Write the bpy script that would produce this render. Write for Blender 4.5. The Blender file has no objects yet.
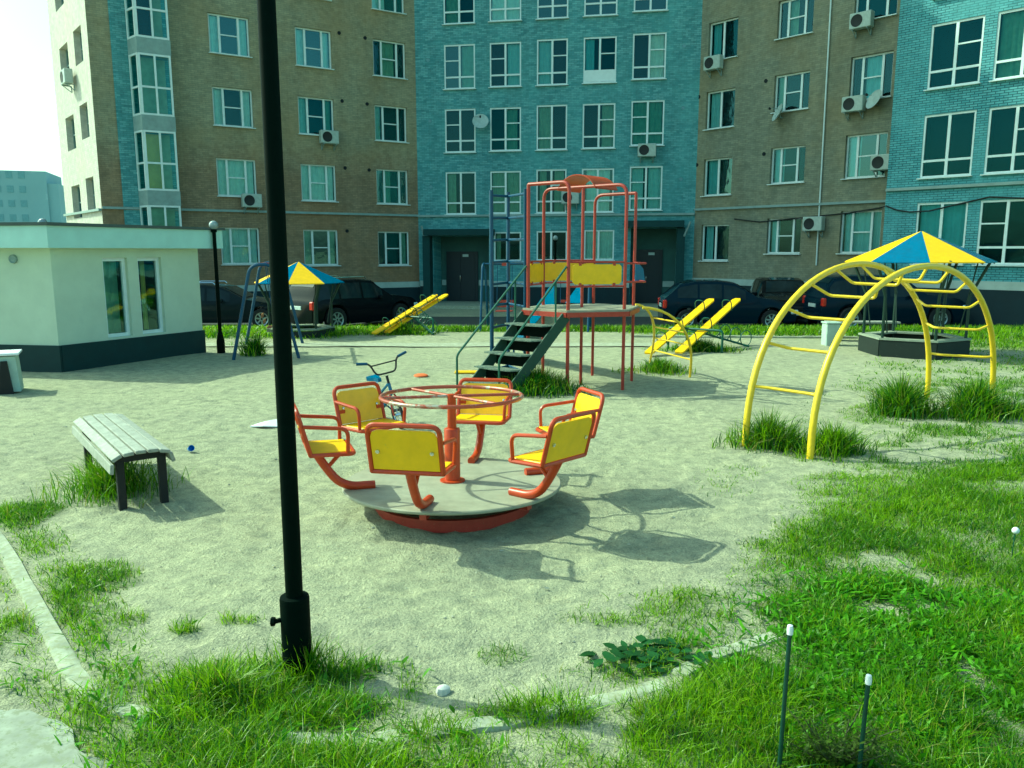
import bpy, math, random
import numpy as np
from mathutils import Vector, Matrix
random.seed(7); rs = np.random.RandomState(11)
R = math.radians
sc = bpy.context.scene
col = sc.collection

# ------------------------------------------------------------------ camera numbers (also used to survey the place)
F_PX = 800.0; PITCH = math.atan(133 / 800.0); EYE = 2.05
cP, sP = math.cos(PITCH), math.sin(PITCH)
def ray(u, v):
    a = (u - 512) / F_PX; b = (384 - v) / F_PX
    return a, cP + b * sP, -sP + b * cP
def G(u, v, z=0.0):
    d = ray(u, v); t = (z - EYE) / d[2]
    return (d[0] * t, d[1] * t)
def atY(u, v, Y):
    d = ray(u, v); t = Y / d[1]
    return (d[0] * t, Y, EYE + d[2] * t)
def onwall(u, v, A, B):
    d = ray(u, v); nx = -(B[1] - A[1]); ny = B[0] - A[0]
    t = (A[0] * nx + A[1] * ny) / (d[0] * nx + d[1] * ny)
    return (d[0] * t, d[1] * t, EYE + d[2] * t)

# ------------------------------------------------------------------ terrain height
def sstep(a, b, x):
    t = np.clip((x - a) / (b - a), 0, 1); return t * t * (3 - 2 * t)
def gz(x, y):
    x = np.asarray(x, float); y = np.asarray(y, float)
    big = -.35 * sstep(20, 25, y) - .12 * sstep(25, 34, y)
    n = .012 * np.sin(1.7 * x + .6 * y + .4) * np.sin(1.3 * y - .5 * x) + .007 * np.sin(4.1 * x - 2.2 * y) * np.sin(3.6 * y + 1.9 * x + 1.1) \
        + .004 * np.sin(9.3 * x + 5.2 * y) * np.sin(8.1 * y - 4.4 * x + .7)
    fade = 1 - sstep(15, 20, y)
    return big + n * fade
def gzf(x, y): return float(gz(x, y))

def vnoise(x, y, seed=0):
    xi = np.floor(x).astype(np.int64); yi = np.floor(y).astype(np.int64)
    fx = x - xi; fy = y - yi
    fx = fx * fx * (3 - 2 * fx); fy = fy * fy * (3 - 2 * fy)
    def h(i, j):
        n = (i * 374761393 + j * 668265263 + seed * 974711) & 0x7fffffff
        n = ((n ^ (n >> 13)) * 1274126177) & 0x7fffffff
        return ((n ^ (n >> 16)) & 0xffff) / 65535.0
    a = h(xi, yi); b = h(xi + 1, yi); c = h(xi, yi + 1); d = h(xi + 1, yi + 1)
    return (a * (1 - fx) + b * fx) * (1 - fy) + (c * (1 - fx) + d * fx) * fy
def fbm(x, y, seed=0):
    return .5 * vnoise(x, y, seed) + .3 * vnoise(x * 2.1, y * 2.1, seed + 1) + .2 * vnoise(x * 4.3, y * 4.3, seed + 2)

# ------------------------------------------------------------------ materials
def newmat(name):
    m = bpy.data.materials.new(name); m.use_nodes = True
    nt = m.node_tree; b = nt.nodes['Principled BSDF']
    return m, nt, b
def N(nt, t, **kw):
    n = nt.nodes.new(t)
    for k, v in kw.items(): setattr(n, k, v)
    return n
def ramp(nt, fac, c0, c1, p0=.3, p1=.7):
    r = N(nt, 'ShaderNodeValToRGB'); e = r.color_ramp.elements
    e[0].position = p0; e[0].color = (*c0, 1); e[1].position = p1; e[1].color = (*c1, 1)
    nt.links.new(fac, r.inputs[0]); return r.outputs[0]
def noise(nt, scale, detail=4, rough=.6, coord='Object'):
    tc = N(nt, 'ShaderNodeTexCoord'); n = N(nt, 'ShaderNodeTexNoise')
    n.inputs['Scale'].default_value = scale; n.inputs['Detail'].default_value = detail; n.inputs['Roughness'].default_value = rough
    nt.links.new(tc.outputs[coord], n.inputs['Vector']); return n
def mix(nt, fac, a, b, mode='MIX'):
    m = N(nt, 'ShaderNodeMix', data_type='RGBA', blend_type=mode)
    for s, v in ((0, fac), (6, a), (7, b)):
        if hasattr(v, 'links'): nt.links.new(v, m.inputs[s])
        elif s == 0: m.inputs[0].default_value = v
        else: m.inputs[s].default_value = (*v, 1)
    return m.outputs[2]
def bump(nt, b, h, strength=.3, dist=.01):
    bp = N(nt, 'ShaderNodeBump'); bp.inputs['Strength'].default_value = strength; bp.inputs['Distance'].default_value = dist
    nt.links.new(h, bp.inputs['Height']); nt.links.new(bp.outputs[0], b.inputs['Normal'])
def paint(name, c, rough=.45, worn=None, scale=14, amt=.25, metal=0, spec=.5, p=(.62, .70)):
    """paint with slight tone variation; worn = colour of chips showing through"""
    m, nt, b = newmat(name)
    n1 = noise(nt, scale, 5)
    c0 = tuple(x * (1 - amt) for x in c); out = ramp(nt, n1.outputs[0], c0, c)
    if worn:
        n2 = noise(nt, scale * 3.3, 6, .7); f = ramp(nt, n2.outputs[0], (0, 0, 0), (1, 1, 1), *p)
        out = mix(nt, f, out, worn)
    nt.links.new(out, b.inputs['Base Color'])
    b.inputs['Roughness'].default_value = rough; b.inputs['Metallic'].default_value = metal
    b.inputs['Specular IOR Level'].default_value = spec
    bump(nt, b, n1.outputs[0], .12, .004)
    return m
def brick(name, c1, c2, mortar, stain, scale=1.0, rough=.85, msize=.008, low=None, streak=.45):
    m, nt, b = newmat(name)
    uv = N(nt, 'ShaderNodeUVMap'); bt = N(nt, 'ShaderNodeTexBrick')
    nt.links.new(uv.outputs[0], bt.inputs['Vector'])
    bt.inputs['Scale'].default_value = scale; bt.inputs['Color1'].default_value = (*c1, 1); bt.inputs['Color2'].default_value = (*c2, 1)
    bt.inputs['Mortar'].default_value = (*mortar, 1); bt.inputs['Mortar Size'].default_value = msize
    bt.inputs['Brick Width'].default_value = .235; bt.inputs['Row Height'].default_value = .074; bt.inputs['Mortar Smooth'].default_value = .3
    nz = noise(nt, .35, 5, .65); nz2 = noise(nt, 5, 3)
    mp = N(nt, 'ShaderNodeMapping'); mp.inputs['Scale'].default_value = (1.2, 1.2, .16)
    tc = N(nt, 'ShaderNodeTexCoord'); nt.links.new(tc.outputs['Object'], mp.inputs[0])
    n3 = N(nt, 'ShaderNodeTexNoise'); n3.inputs['Scale'].default_value = 1.1; n3.inputs['Detail'].default_value = 5
    nt.links.new(mp.outputs[0], n3.inputs['Vector'])
    f = ramp(nt, nz.outputs[0], (0, 0, 0), (.65, .65, .65), .42, .68)
    o = mix(nt, f, bt.outputs[0], stain)
    f3 = ramp(nt, n3.outputs[0], (.72, .72, .72), (1.08, 1.08, 1.08), .35, .65)
    o = mix(nt, streak, o, f3, 'MULTIPLY')
    f2 = ramp(nt, nz2.outputs[0], (.82, .82, .82), (1.12, 1.12, 1.12)); o = mix(nt, .9, o, f2, 'MULTIPLY')
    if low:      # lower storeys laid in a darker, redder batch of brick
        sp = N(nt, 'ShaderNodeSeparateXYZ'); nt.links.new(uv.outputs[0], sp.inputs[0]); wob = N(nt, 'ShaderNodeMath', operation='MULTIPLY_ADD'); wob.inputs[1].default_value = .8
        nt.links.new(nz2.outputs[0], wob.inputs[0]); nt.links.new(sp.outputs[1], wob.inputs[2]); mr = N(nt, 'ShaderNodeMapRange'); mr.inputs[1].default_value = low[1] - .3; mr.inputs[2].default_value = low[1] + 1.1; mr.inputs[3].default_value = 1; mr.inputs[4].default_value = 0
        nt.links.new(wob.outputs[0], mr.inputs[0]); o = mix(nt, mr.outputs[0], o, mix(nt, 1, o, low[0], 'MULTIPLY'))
    nt.links.new(o, b.inputs['Base Color']); b.inputs['Roughness'].default_value = rough; b.inputs['Specular IOR Level'].default_value = .2
    bump(nt, b, bt.outputs['Fac'], -.5, .01)
    return m
M = {}
M['red'] = paint('red_paint', (.47, .045, .005), .38, (.30, .09, .03), 16, p=(.61, .68))
M['redworn'] = paint('worn_red_paint', (.36, .034, .020), .40, (.27, .13, .08), 18, p=(.6, .7))
M['ringmetal'] = paint('handled_steel', (.42, .09, .05), .32, (.40, .38, .31), 1.3, metal=.2, p=(.53, .60))
M['yellow'] = paint('yellow_board', (.88, .52, .004), .42, (.66, .42, .03), 9, .15)
M['ypipe'] = paint('yellow_pipe', (.82, .56, .03), .35, (.62, .44, .1), 18, .12)
M['green'] = paint('green_paint', (.015, .095, .055), .45, (.08, .13, .09), 22)
M['dgreen'] = paint('dark_green_paint', (.006, .030, .018), .55, (.02, .05, .035), 22)
M['pole'] = paint('blackish_green_paint', (.0015, .006, .004), .6, (.004, .012, .009), 30, spec=.04)
M['blue'] = paint('blue_paint', (.003, .052, .125), .4, (.06, .14, .22), 20)
M['bluesheet'] = paint('blue_sheet', (.012, .13, .27), .2, (.03, .20, .32), 8)
M['stair'] = paint('stair_paint', (.008, .045, .028), .5, (.03, .07, .05), 22)
M['treads'] = paint('step_sheet', (.12, .16, .13), .5, (.26, .28, .21), 12, p=(.5, .62))
M['deck'] = paint('worn_plywood', (.36, .345, .25), .6, (.25, .25, .19), 7, .3, p=(.55, .72))
M['wood'] = paint('grey_slats', (.39, .39, .33), .75, (.17, .18, .14), 11, .35, p=(.54, .68))
M['brownwood'] = paint('varnished_wood', (.34, .15, .05), .5, (.2, .1, .04), 14)
M['white'] = paint('white_pvc', (.74, .80, .78), .35, None, 6, .12)
M['whitecap'] = paint('white_plastic', (.8, .8, .82), .4, None, 6, .1)
M['acbody'] = paint('air_conditioner_white', (.46, .52, .46), .5, (.25, .27, .24), 11, .2)
M['black'] = paint('black_rubber', (.008, .009, .009), .75, None, 20)
M['carblack'] = paint('black_car_paint', (.006, .008, .010), .12, None, 3, .1)
M['carblue'] = paint('dark_blue_car_paint', (.005, .015, .028), .12, None, 3, .1)
M['cargrey'] = paint('dark_grey_car_paint', (.012, .018, .022), .12, None, 3, .1)
for _k in ('carblack', 'carblue', 'cargrey'): M[_k].node_tree.nodes['Principled BSDF'].inputs['Specular IOR Level'].default_value = .09
M['rim'] = paint('alloy', (.42, .46, .47), .35, None, 10, .2, metal=.7)
M['chrome'] = paint('chrome', (.7, .72, .72), .15, None, 10, .1, metal=1)
M['lamp'] = paint('headlamp_lens', (.7, .75, .75), .12, None, 8, .1)
M['tail'] = paint('tail_lens', (.5, .02, .015), .2, None, 8, .1)
M['cream'] = paint('cream_plaster', (.58, .64, .50), .9, (.50, .56, .45), 2.2, .12, spec=.2, p=(.55, .8))
M['plinth'] = paint('dark_plinth', (.006, .030, .030), .8, (.016, .05, .045), 5)
M['navy'] = paint('navy_plinth', (.004, .020, .027), .8, (.012, .034, .04), 3)
M['band'] = paint('pale_band', (.46, .52, .47), .8, (.35, .42, .4), 2)
M['fascia'] = paint('fascia_sheet', (.50, .70, .63), .5, (.42, .60, .56), 3, .12)
M['rooffelt'] = paint('roof_felt', (.09, .11, .10), .9, None, 3)
M['ledge'] = paint('ledge_metal', (.30, .38, .36), .6, None, 4)
M['portal'] = paint('portal_render', (.010, .044, .044), .85, (.016, .06, .058), 2)
M['portalin'] = paint('portal_inner_render', (.07, .14, .125), .85, (.05, .1, .09), 2)
M['door'] = paint('navy_steel_door', (.002, .010, .016), .5, None, 4)
M['plate'] = paint('white_plate', (.6, .66, .62), .5, None, 4, .1)
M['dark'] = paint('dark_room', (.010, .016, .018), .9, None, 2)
M['curtain'] = paint('curtain', (.74, .80, .72), .9, None, 5, .2)
M['curtainreflectgreen'] = paint('green_curtain_and_reflection', (.30, .40, .28), .9, None, 5, .25)  # curtain cloth, and the painted reflection in one shed window
M['curtainblue'] = paint('blind', (.36, .56, .58), .9, None, 5, .15)
M['reflectyellow'] = paint('painted_yellow_reflection', (.55, .46, .12), .9, None, 5, .2)  # flat yellow that paints in window reflections
M['concrete'] = paint('kerb_concrete', (.47, .48, .36), .9, (.30, .30, .19), 9, .45, spec=.15, p=(.47, .6))
M['asphalt'] = paint('asphalt', (.060, .066, .062), .9, (.08, .085, .08), 9, .3, spec=.2)
M['stone'] = paint('pale_stone', (.66, .64, .58), .85, None, 14, .2)
M['cup'] = paint('blue_plastic', (.01, .22, .72), .35, None, 9, .1)
M['orangeplastic'] = paint('orange_plastic', (.75, .17, .05), .4, None, 9, .1)
M['paper'] = paint('white_paper', (.74, .74, .76), .8, None, 6, .1)
M['fluff'] = paint('dandelion_fluff', (.78, .80, .78), .9, None, 30, .1)
M['cable'] = paint('cable_black', (.012, .016, .015), .7, None, 8)
M['dish'] = paint('dish_metal', (.48, .56, .52), .45, None, 8)
M['farhaze'] = paint('far_wall_haze_tint', (.30, .45, .48), .9, (.36, .50, .52), .1, .15)  # distance haze put into the wall colour as pale blue
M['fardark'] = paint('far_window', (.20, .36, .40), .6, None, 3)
M['sandbox'] = paint('sandbox_boards', (.005, .014, .010), .75, (.05, .065, .045), 6)
M['boxtop'] = paint('sandbox_seat', (.30, .33, .25), .7, (.2, .22, .17), 6)
M['bin'] = paint('bin_paint', (.46, .56, .48), .75, (.34, .42, .36), 6, .2)
M['bark'] = paint('twig', (.07, .08, .03), .9, None, 20)
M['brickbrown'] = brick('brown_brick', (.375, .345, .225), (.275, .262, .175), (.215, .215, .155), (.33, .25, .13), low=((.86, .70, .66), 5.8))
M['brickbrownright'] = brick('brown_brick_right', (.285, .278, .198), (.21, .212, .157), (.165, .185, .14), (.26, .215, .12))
M['bricksunlit'] = brick('sunlit_brown_brick', (.62, .58, .50), (.54, .51, .44), (.50, .48, .42), (.60, .54, .43), streak=.15)  # brown brick of the end wall, sunlit paleness put into its colour
M['brickgrey'] = brick('grey_blue_brick', (.235, .43, .44), (.105, .245, .265), (.10, .205, .22), (.15, .33, .33))
M['brickgreybig'] = brick('pale_grey_blue_brick', (.20, .42, .45), (.13, .315, .35), (.04, .10, .12), (.17, .38, .40), msize=.013)

def glassmat(name, tint, extra=.015, gcol_=(.40, .82, .88)):
    m = bpy.data.materials.new(name); m.use_nodes = True; nt = m.node_tree; nt.nodes.clear()
    out = N(nt, 'ShaderNodeOutputMaterial'); mx = N(nt, 'ShaderNodeMixShader')
    tr = N(nt, 'ShaderNodeBsdfTransparent'); gl = N(nt, 'ShaderNodeBsdfGlossy'); fr = N(nt, 'ShaderNodeFresnel')
    tr.inputs[0].default_value = (*tint, 1); gl.inputs['Roughness'].default_value = .03; gl.inputs[0].default_value = (*gcol_, 1); fr.inputs[0].default_value = 1.5
    ad = N(nt, 'ShaderNodeMath', operation='MULTIPLY_ADD'); ad.inputs[1].default_value = .9; ad.inputs[2].default_value = extra
    nz = noise(nt, .9, 3); bp = N(nt, 'ShaderNodeBump'); bp.inputs['Strength'].default_value = .10; bp.inputs['Distance'].default_value = .05
    nt.links.new(nz.outputs[0], bp.inputs['Height']); nt.links.new(bp.outputs[0], gl.inputs['Normal'])
    nt.links.new(fr.outputs[0], ad.inputs[0]); nt.links.new(ad.outputs[0], mx.inputs[0])
    nt.links.new(tr.outputs[0], mx.inputs[1]); nt.links.new(gl.outputs[0], mx.inputs[2]); nt.links.new(mx.outputs[0], out.inputs[0])
    return m
M['glass'] = glassmat('window_glass', (.76, .90, .87)); M['glass_deep'] = glassmat('deep_window_glass', (.60, .80, .80), .0, (.25, .75, .85)); M['glass_pale'] = glassmat('pale_window_glass', (.70, .88, .86), .06, (.55, .95, .95))
M['carglass'], _nt, _b = newmat('car_glass'); _b.inputs['Specular IOR Level'].default_value = .22; _b.inputs['Base Color'].default_value = (.012, .020, .024, 1); _b.inputs['Roughness'].default_value = .05
_n = noise(_nt, 2, 2); _nt.links.new(ramp(_nt, _n.outputs[0], (.008, .014, .016), (.02, .032, .036)), _b.inputs['Base Color'])
M['globe'], _nt, _b = newmat('lamp_globe'); _n = noise(_nt, 6, 3)
_nt.links.new(ramp(_nt, _n.outputs[0], (.16, .20, .20), (.34, .38, .38)), _b.inputs['Base Color']); _b.inputs['Roughness'].default_value = .08

def leafmat(name, rough=.55, spec=.25):
    m = bpy.data.materials.new(name); m.use_nodes = True; nt = m.node_tree; b = nt.nodes['Principled BSDF']
    a = N(nt, 'ShaderNodeVertexColor', layer_name='tint')
    nt.links.new(a.outputs[0], b.inputs['Base Color']); b.inputs['Roughness'].default_value = rough; b.inputs['Specular IOR Level'].default_value = spec
    tr = N(nt, 'ShaderNodeBsdfTranslucent'); nt.links.new(a.outputs[0], tr.inputs[0])
    mx = N(nt, 'ShaderNodeMixShader'); mx.inputs[0].default_value = .5
    nt.links.new(b.outputs[0], mx.inputs[1]); nt.links.new(tr.outputs[0], mx.inputs[2])
    nt.links.new(mx.outputs[0], nt.nodes['Material Output'].inputs[0])
    return m
M['grass'] = leafmat('grass_blade', .38, .45)
M['leaf'] = leafmat('weed_leaf', .45)

# ------------------------------------------------------------------ mesh building
class MB:
    def __init__(s): s.v = []; s.f = []; s.mi = []; s.uv = {}
    def add(s, vs, fs, mi=0):
        o = len(s.v); s.v += [tuple(p) for p in vs]
        for f in fs: s.f.append(tuple(i + o for i in f)); s.mi.append(mi)
        return o
    def box(s, c, size, ax=None, mi=0, bev=0.0):
        """box centred at c; ax = (ex, ey, ez) unit axes"""
        ex, ey, ez = [Vector(a) for a in (ax or ((1, 0, 0), (0, 1, 0), (0, 0, 1)))]
        c = Vector(c); hx, hy, hz = [d / 2 for d in size]
        b = min(bev, hx * .8, hy * .8, hz * .8)
        if b <= 0:
            vs = [c + ex * (x * hx) + ey * (y * hy) + ez * (z * hz) for x in (-1, 1) for y in (-1, 1) for z in (-1, 1)]
            s.add(vs, [(0, 1, 3, 2), (4, 6, 7, 5), (0, 4, 5, 1), (2, 3, 7, 6), (0, 2, 6, 4), (1, 5, 7, 3)], mi); return
        # chamfered: three insets
        vs = []; idx = {}
        for x in (-1, 1):
            for y in (-1, 1):
                for z in (-1, 1):
                    for k in range(3):
                        d = [hx, hy, hz]
                        for j in range(3):
                            if j != k: d[j] -= b
                        idx[(x, y, z, k)] = len(vs); vs.append(c + ex * (x * d[0]) + ey * (y * d[1]) + ez * (z * d[2]))
        fs = []
        for x in (-1, 1): fs.append([idx[(x, y, z, 0)] for y, z in ((-1, -1), (1, -1), (1, 1), (-1, 1))][::x])
        for y in (-1, 1): fs.append([idx[(x, y, z, 1)] for x, z in ((-1, -1), (-1, 1), (1, 1), (1, -1))][::y])
        for z in (-1, 1): fs.append([idx[(x, y, z, 2)] for x, y in ((-1, -1), (1, -1), (1, 1), (-1, 1))][::z])
        for x in (-1, 1):
            for y in (-1, 1):
                q = [idx[(x, y, -1, 0)], idx[(x, y, -1, 1)], idx[(x, y, 1, 1)], idx[(x, y, 1, 0)]]; fs.append(q[::x * y])
        for x in (-1, 1):
            for z in (-1, 1):
                q = [idx[(x, -1, z, 2)], idx[(x, -1, z, 0)], idx[(x, 1, z, 0)], idx[(x, 1, z, 2)]]; fs.append(q[::-x * z] if True else q)
        for y in (-1, 1):
            for z in (-1, 1):
                q = [idx[(-1, y, z, 1)], idx[(-1, y, z, 2)], idx[(1, y, z, 2)], idx[(1, y, z, 1)]]; fs.append(q[::-y * z])
        for x in (-1, 1):
            for y in (-1, 1):
                for z in (-1, 1):
                    q = [idx[(x, y, z, 0)], idx[(x, y, z, 1)], idx[(x, y, z, 2)]]; fs.append(q[::x * y * z])
        s.add(vs, fs, mi)
    def bar(s, a, b, w, h, up=(0, 0, 1), mi=0, bev=0.0):
        a = Vector(a); b = Vector(b); d = b - a; L = d.length; ex = d / L
        up = Vector(up); ey = up.cross(ex)
        if ey.length < 1e-5: ey = Vector((0, 1, 0)).cross(ex)
        ey.normalize(); ez = ex.cross(ey)
        s.box((a + b) / 2, (L, w, h), (ex, ey, ez), mi, bev)
    def tube(s, pts, r, seg=10, closed=False, mi=0, cap=True):
        P = [Vector(p) for p in pts]; n = len(P); rr = r if isinstance(r, (list, tuple)) else [r] * n
        T = []
        for i in range(n):
            if closed: t = P[(i + 1) % n] - P[i - 1]
            elif i == 0: t = P[1] - P[0]
            elif i == n - 1: t = P[-1] - P[-2]
            else: t = (P[i + 1] - P[i]).normalized() + (P[i] - P[i - 1]).normalized()
            T.append(t.normalized())
        u = T[0].orthogonal().normalized(); rings = []
        o = len(s.v)
        for i in range(n):
            if i: u = (u - T[i] * u.dot(T[i])).normalized()
            w = T[i].cross(u)
            for k in range(seg):
                a = 2 * math.pi * k / seg
                s.v.append(tuple(P[i] + (u * math.cos(a) + w * math.sin(a)) * rr[i]))
        m = n if closed else n - 1
        for i in range(m):
            j = (i + 1) % n
            for k in range(seg):
                k2 = (k + 1) % seg
                s.f.append((o + i * seg + k, o + i * seg + k2, o + j * seg + k2, o + j * seg + k)); s.mi.append(mi)
        if cap and not closed:
            s.f.append(tuple(o + k for k in range(seg))[::-1]); s.mi.append(mi)
            s.f.append(tuple(o + (n - 1) * seg + k for k in range(seg))); s.mi.append(mi)
    def lathe(s, prof, c=(0, 0, 0), seg=24, mi=0, axis=None):
        """prof = [(r, z)...] round the axis through c"""
        ex, ey, ez = [Vector(a) for a in (axis or ((1, 0, 0), (0, 1, 0), (0, 0, 1)))]
        c = Vector(c); o = len(s.v); n = len(prof)
        for r, z in prof:
            for k in range(seg):
                a = 2 * math.pi * k / seg
                s.v.append(tuple(c + ex * (r * math.cos(a)) + ey * (r * math.sin(a)) + ez * z))
        for i in range(n - 1):
            for k in range(seg):
                k2 = (k + 1) % seg
                s.f.append((o + i * seg + k, o + i * seg + k2, o + (i + 1) * seg + k2, o + (i + 1) * seg + k)); s.mi.append(mi)
        if prof[0][0] > 1e-6: s.f.append(tuple(o + k for k in range(seg))[::-1]); s.mi.append(mi)
        if prof[-1][0] > 1e-6: s.f.append(tuple(o + (n - 1) * seg + k for k in range(seg))); s.mi.append(mi)
    def prism(s, poly, ax, depth, mi=0, org=(0, 0, 0)):
        """polygon in plane (ex, ey) from org, extruded along ez by depth"""
        ex, ey, ez = [Vector(a) for a in ax]; org = Vector(org); n = len(poly)
        vs = [org + ex * p[0] + ey * p[1] for p in poly] + [org + ex * p[0] + ey * p[1] + ez * depth for p in poly]
        fs = [tuple(range(n))[::-1], tuple(range(n, 2 * n))] + [(i, (i + 1) % n, n + (i + 1) % n, n + i) for i in range(n)]
        s.add(vs, fs, mi)
    def build(s, name, mats, parent=None, smooth=35, loc=None):
        me = bpy.data.meshes.new(name); me.from_pydata(s.v, [], s.f)
        if not isinstance(mats, (list, tuple)): mats = [mats]
        for m in mats: me.materials.append(m)
        if len(mats) > 1: me.polygons.foreach_set('material_index', s.mi)
        if smooth:
            me.polygons.foreach_set('use_smooth', [True] * len(me.polygons)); me.set_sharp_from_angle(angle=R(smooth))
        me.update()
        o = bpy.data.objects.new(name, me); col.objects.link(o)
        if parent: o.parent = parent
        if loc: o.location = loc
        return o
def fillet(pts, r, n=5):
    P = [Vector(p) for p in pts]; out = [P[0]]
    for i in range(1, len(P) - 1):
        a, b, c = P[i - 1], P[i], P[i + 1]
        d1 = (a - b); d2 = (c - b); q = min(r, d1.length * .49, d2.length * .49)
        p1 = b + d1.normalized() * q; p2 = b + d2.normalized() * q
        for k in range(n + 1):
            t = k / n; out.append(p1 * (1 - t) ** 2 + b * 2 * t * (1 - t) + p2 * t * t)
    out.append(P[-1]); return out
def thing(name, label, cat, loc=(0, 0, 0), rz=0, group=None):
    o = bpy.data.objects.new(name, None); col.objects.link(o); o.empty_display_size = .2
    o.location = loc; o.rotation_euler = (0, 0, rz); o['label'] = label; o['category'] = cat
    if group: o['group'] = group
    return o
def tag(o, label, cat, group=None):
    o['label'] = label; o['category'] = cat
    if group: o['group'] = group
    return o
def struct(o): o['kind'] = 'structure'; return o
def on(x, y, dz=0): return (x, y, gzf(x, y) + dz)
def copy_tree(o, parent=None):
    c = o.copy(); col.objects.link(c)
    if parent: c.parent = parent
    for ch in [k for k in o.children]: copy_tree(ch, c)
    return c

# ================================================================== GROUND
LAWN = [G(425, 775), G(440, 745), G(520, 715), G(600, 690), G(660, 660), G(740, 612), G(775, 560), G(815, 515), G(880, 492), G(960, 462), (9, 10.4), (12, 9.5), (12, 2), (0, 1.6)]
LEFTLAWN = [G(0, 505), G(35, 520), G(70, 560), G(105, 600), G(135, 655), G(190, 690), G(250, 672), G(330, 690), G(400, 735), G(430, 775), (-.5, 1.6), (-1.2, 1.6), G(90, 768), G(65, 700), G(0, 680), (-6, 3.8), (-6.5, 6)]
FARSTRIP = [(-14, 18.9), (-4.5, 19.0), (-3.2, 20.6), (2.2, 20.8), (4.4, 19.6), (8.5, 19.3), (9.8, 16.9), (14, 15.8), (22, 15), (22, 24.2), (-14, 24.2)]
THINRIGHT = [G(770, 490), G(820, 445), G(880, 380), G(910, 352), (14, 15), (12, 8), G(1024, 440), G(900, 500)]
def inpoly(x, y, poly, soft):
    ins = np.zeros(x.shape, bool); dmin = np.full(x.shape, 1e9); n = len(poly)
    for i in range(n):
        x1, y1 = poly[i]; x2, y2 = poly[(i + 1) % n]
        c = ((y1 > y) != (y2 > y)) & (x < (x2 - x1) * (y - y1) / (y2 - y1 + 1e-12) + x1); ins ^= c
        dx, dy = x2 - x1, y2 - y1; t = np.clip(((x - x1) * dx + (y - y1) * dy) / (dx * dx + dy * dy), 0, 1)
        dmin = np.minimum(dmin, np.hypot(x - x1 - t * dx, y - y1 - t * dy))
    sd = np.where(ins, dmin, -dmin)
    return np.clip(sd / soft + .5, 0, 1)
PATCH = [(*G(755, 628), .35, .25, 1.0), (*G(560, 712), .4, .12, .9), (*G(200, 722), .25, .14, .9), (*G(430, 735), .2, .08, .6), (*G(700, 612), .55, .28, .55), (*G(620, 618), .35, .14, .35), (*G(240, 690), .42, .26, .8), (*G(360, 690), .30, .28, .75), (*G(185, 630), .08, .06, .8), (*G(240, 620), .12, .06, .7), (*G(130, 620), .1, .08, .7),
         (*G(20, 515), .35, .30, .9), (*G(80, 580), .35, .3, .8), (*G(500, 655), .15, .1, .3), (*G(700, 650), .3, .12, .6), (*G(940, 432), .8, .35, .7), (*G(850, 545), .7, .45, .9),
         (*G(860, 495), .5, .2, .5), (*G(930, 350), 1.2, .5, .6), (*G(900, 365), .5, .3, .5), (*G(640, 372), .5, .3, .8), (*G(700, 350), 1.2, .35, .7), (*G(400, 335), .9, .3, .8), (*G(240, 345), .6, .35, .8)]
def turf(x, y):
    n = fbm(x * 2.3, y * 2.3, 3); n2 = fbm(x * .8 + 9, y * .8, 8)
    d = inpoly(x, y, LAWN, .55) * np.clip((n - .22) * 4.5 + (n2 - .45) * 2, 0.05, 1)
    d = np.maximum(d, inpoly(x, y, LEFTLAWN, .3) * np.clip((n - .27) * 4.2, 0.05, 1))
    d = np.maximum(d, inpoly(x, y, FARSTRIP, .7) * np.clip((n - .2) * 4, .15, 1))
    d = np.maximum(d, inpoly(x, y, THINRIGHT, 1.4) * np.clip((n - .42) * 3, 0, .6))
    hv = np.clip(fbm(x * 1.1 - 4, y * 1.1 + 2, 77) * 2.4 - .60, .12, 1); hv = np.maximum(hv, .95 * sstep(1.0, 2.0, x) * (1 - .6 * sstep(4.4, 5.2, y)) * np.clip(fbm(x * 2 + 7, y * 2, 91) * 3 - .25, 0, 1)); d = np.where(y < 7, d * hv, d)
    for px, py, rx, ry, a in PATCH:
        q = ((x - px) / rx) ** 2 + ((y - py) / ry) ** 2
        d = np.maximum(d, a * np.clip(1.35 - q, 0, 1) * np.clip((n - .28) * 4, 0, 1))
    for seg, lo_ in zip(KERBOPEN, (.02, .2, .3)):
        for (x1, y1), (x2, y2) in zip(seg[:-1], seg[1:]):
            dx, dy = x2 - x1, y2 - y1; t = np.clip(((x - x1) * dx + (y - y1) * dy) / (dx * dx + dy * dy), 0, 1)
            d = d * np.clip((np.hypot(x - x1 - t * dx, y - y1 - t * dy) - .03) / .09, lo_, 1)
    return d
KERBOPEN = [[G(-60, 480), G(0, 538), G(40, 612), G(80, 684)], [G(300, 738), G(375, 738)], [G(640, 696), G(660, 690), G(708, 658)]]
def axis_lines(a, b, step, far_lo, far_hi):
    mid = list(np.arange(a, b + 1e-6, step)); lo = []; hi = []
    s = step; p = a
    while p > far_lo: s = min(s * 1.35, 60); p -= s; lo.append(p)
    s = step; p = mid[-1]
    while p < far_hi: s = min(s * 1.13, 60); p += s; hi.append(p)
    return np.array(lo[::-1] + mid + hi)
xs = axis_lines(-6.5, 7.5, .045, -420, 420); ys = axis_lines(2.2, 11.5, .045, -260, 620)
XX, YY = np.meshgrid(xs, ys); ZZ = gz(XX, YY)
ZZ = ZZ + ((fbm(XX * 6, YY * 6, 21) - .5) * .020 + (fbm(XX * 15, YY * 15, 25) - .5) * .014) * (1 - sstep(13, 18, YY)) * (1 - sstep(8, 14, np.abs(XX)))
# trodden hollow round the roundabout
rr = np.hypot(XX + .47, YY - 6.2); ZZ = ZZ - .02 * np.exp(-((rr - 1.35) / .4) ** 2)
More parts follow.
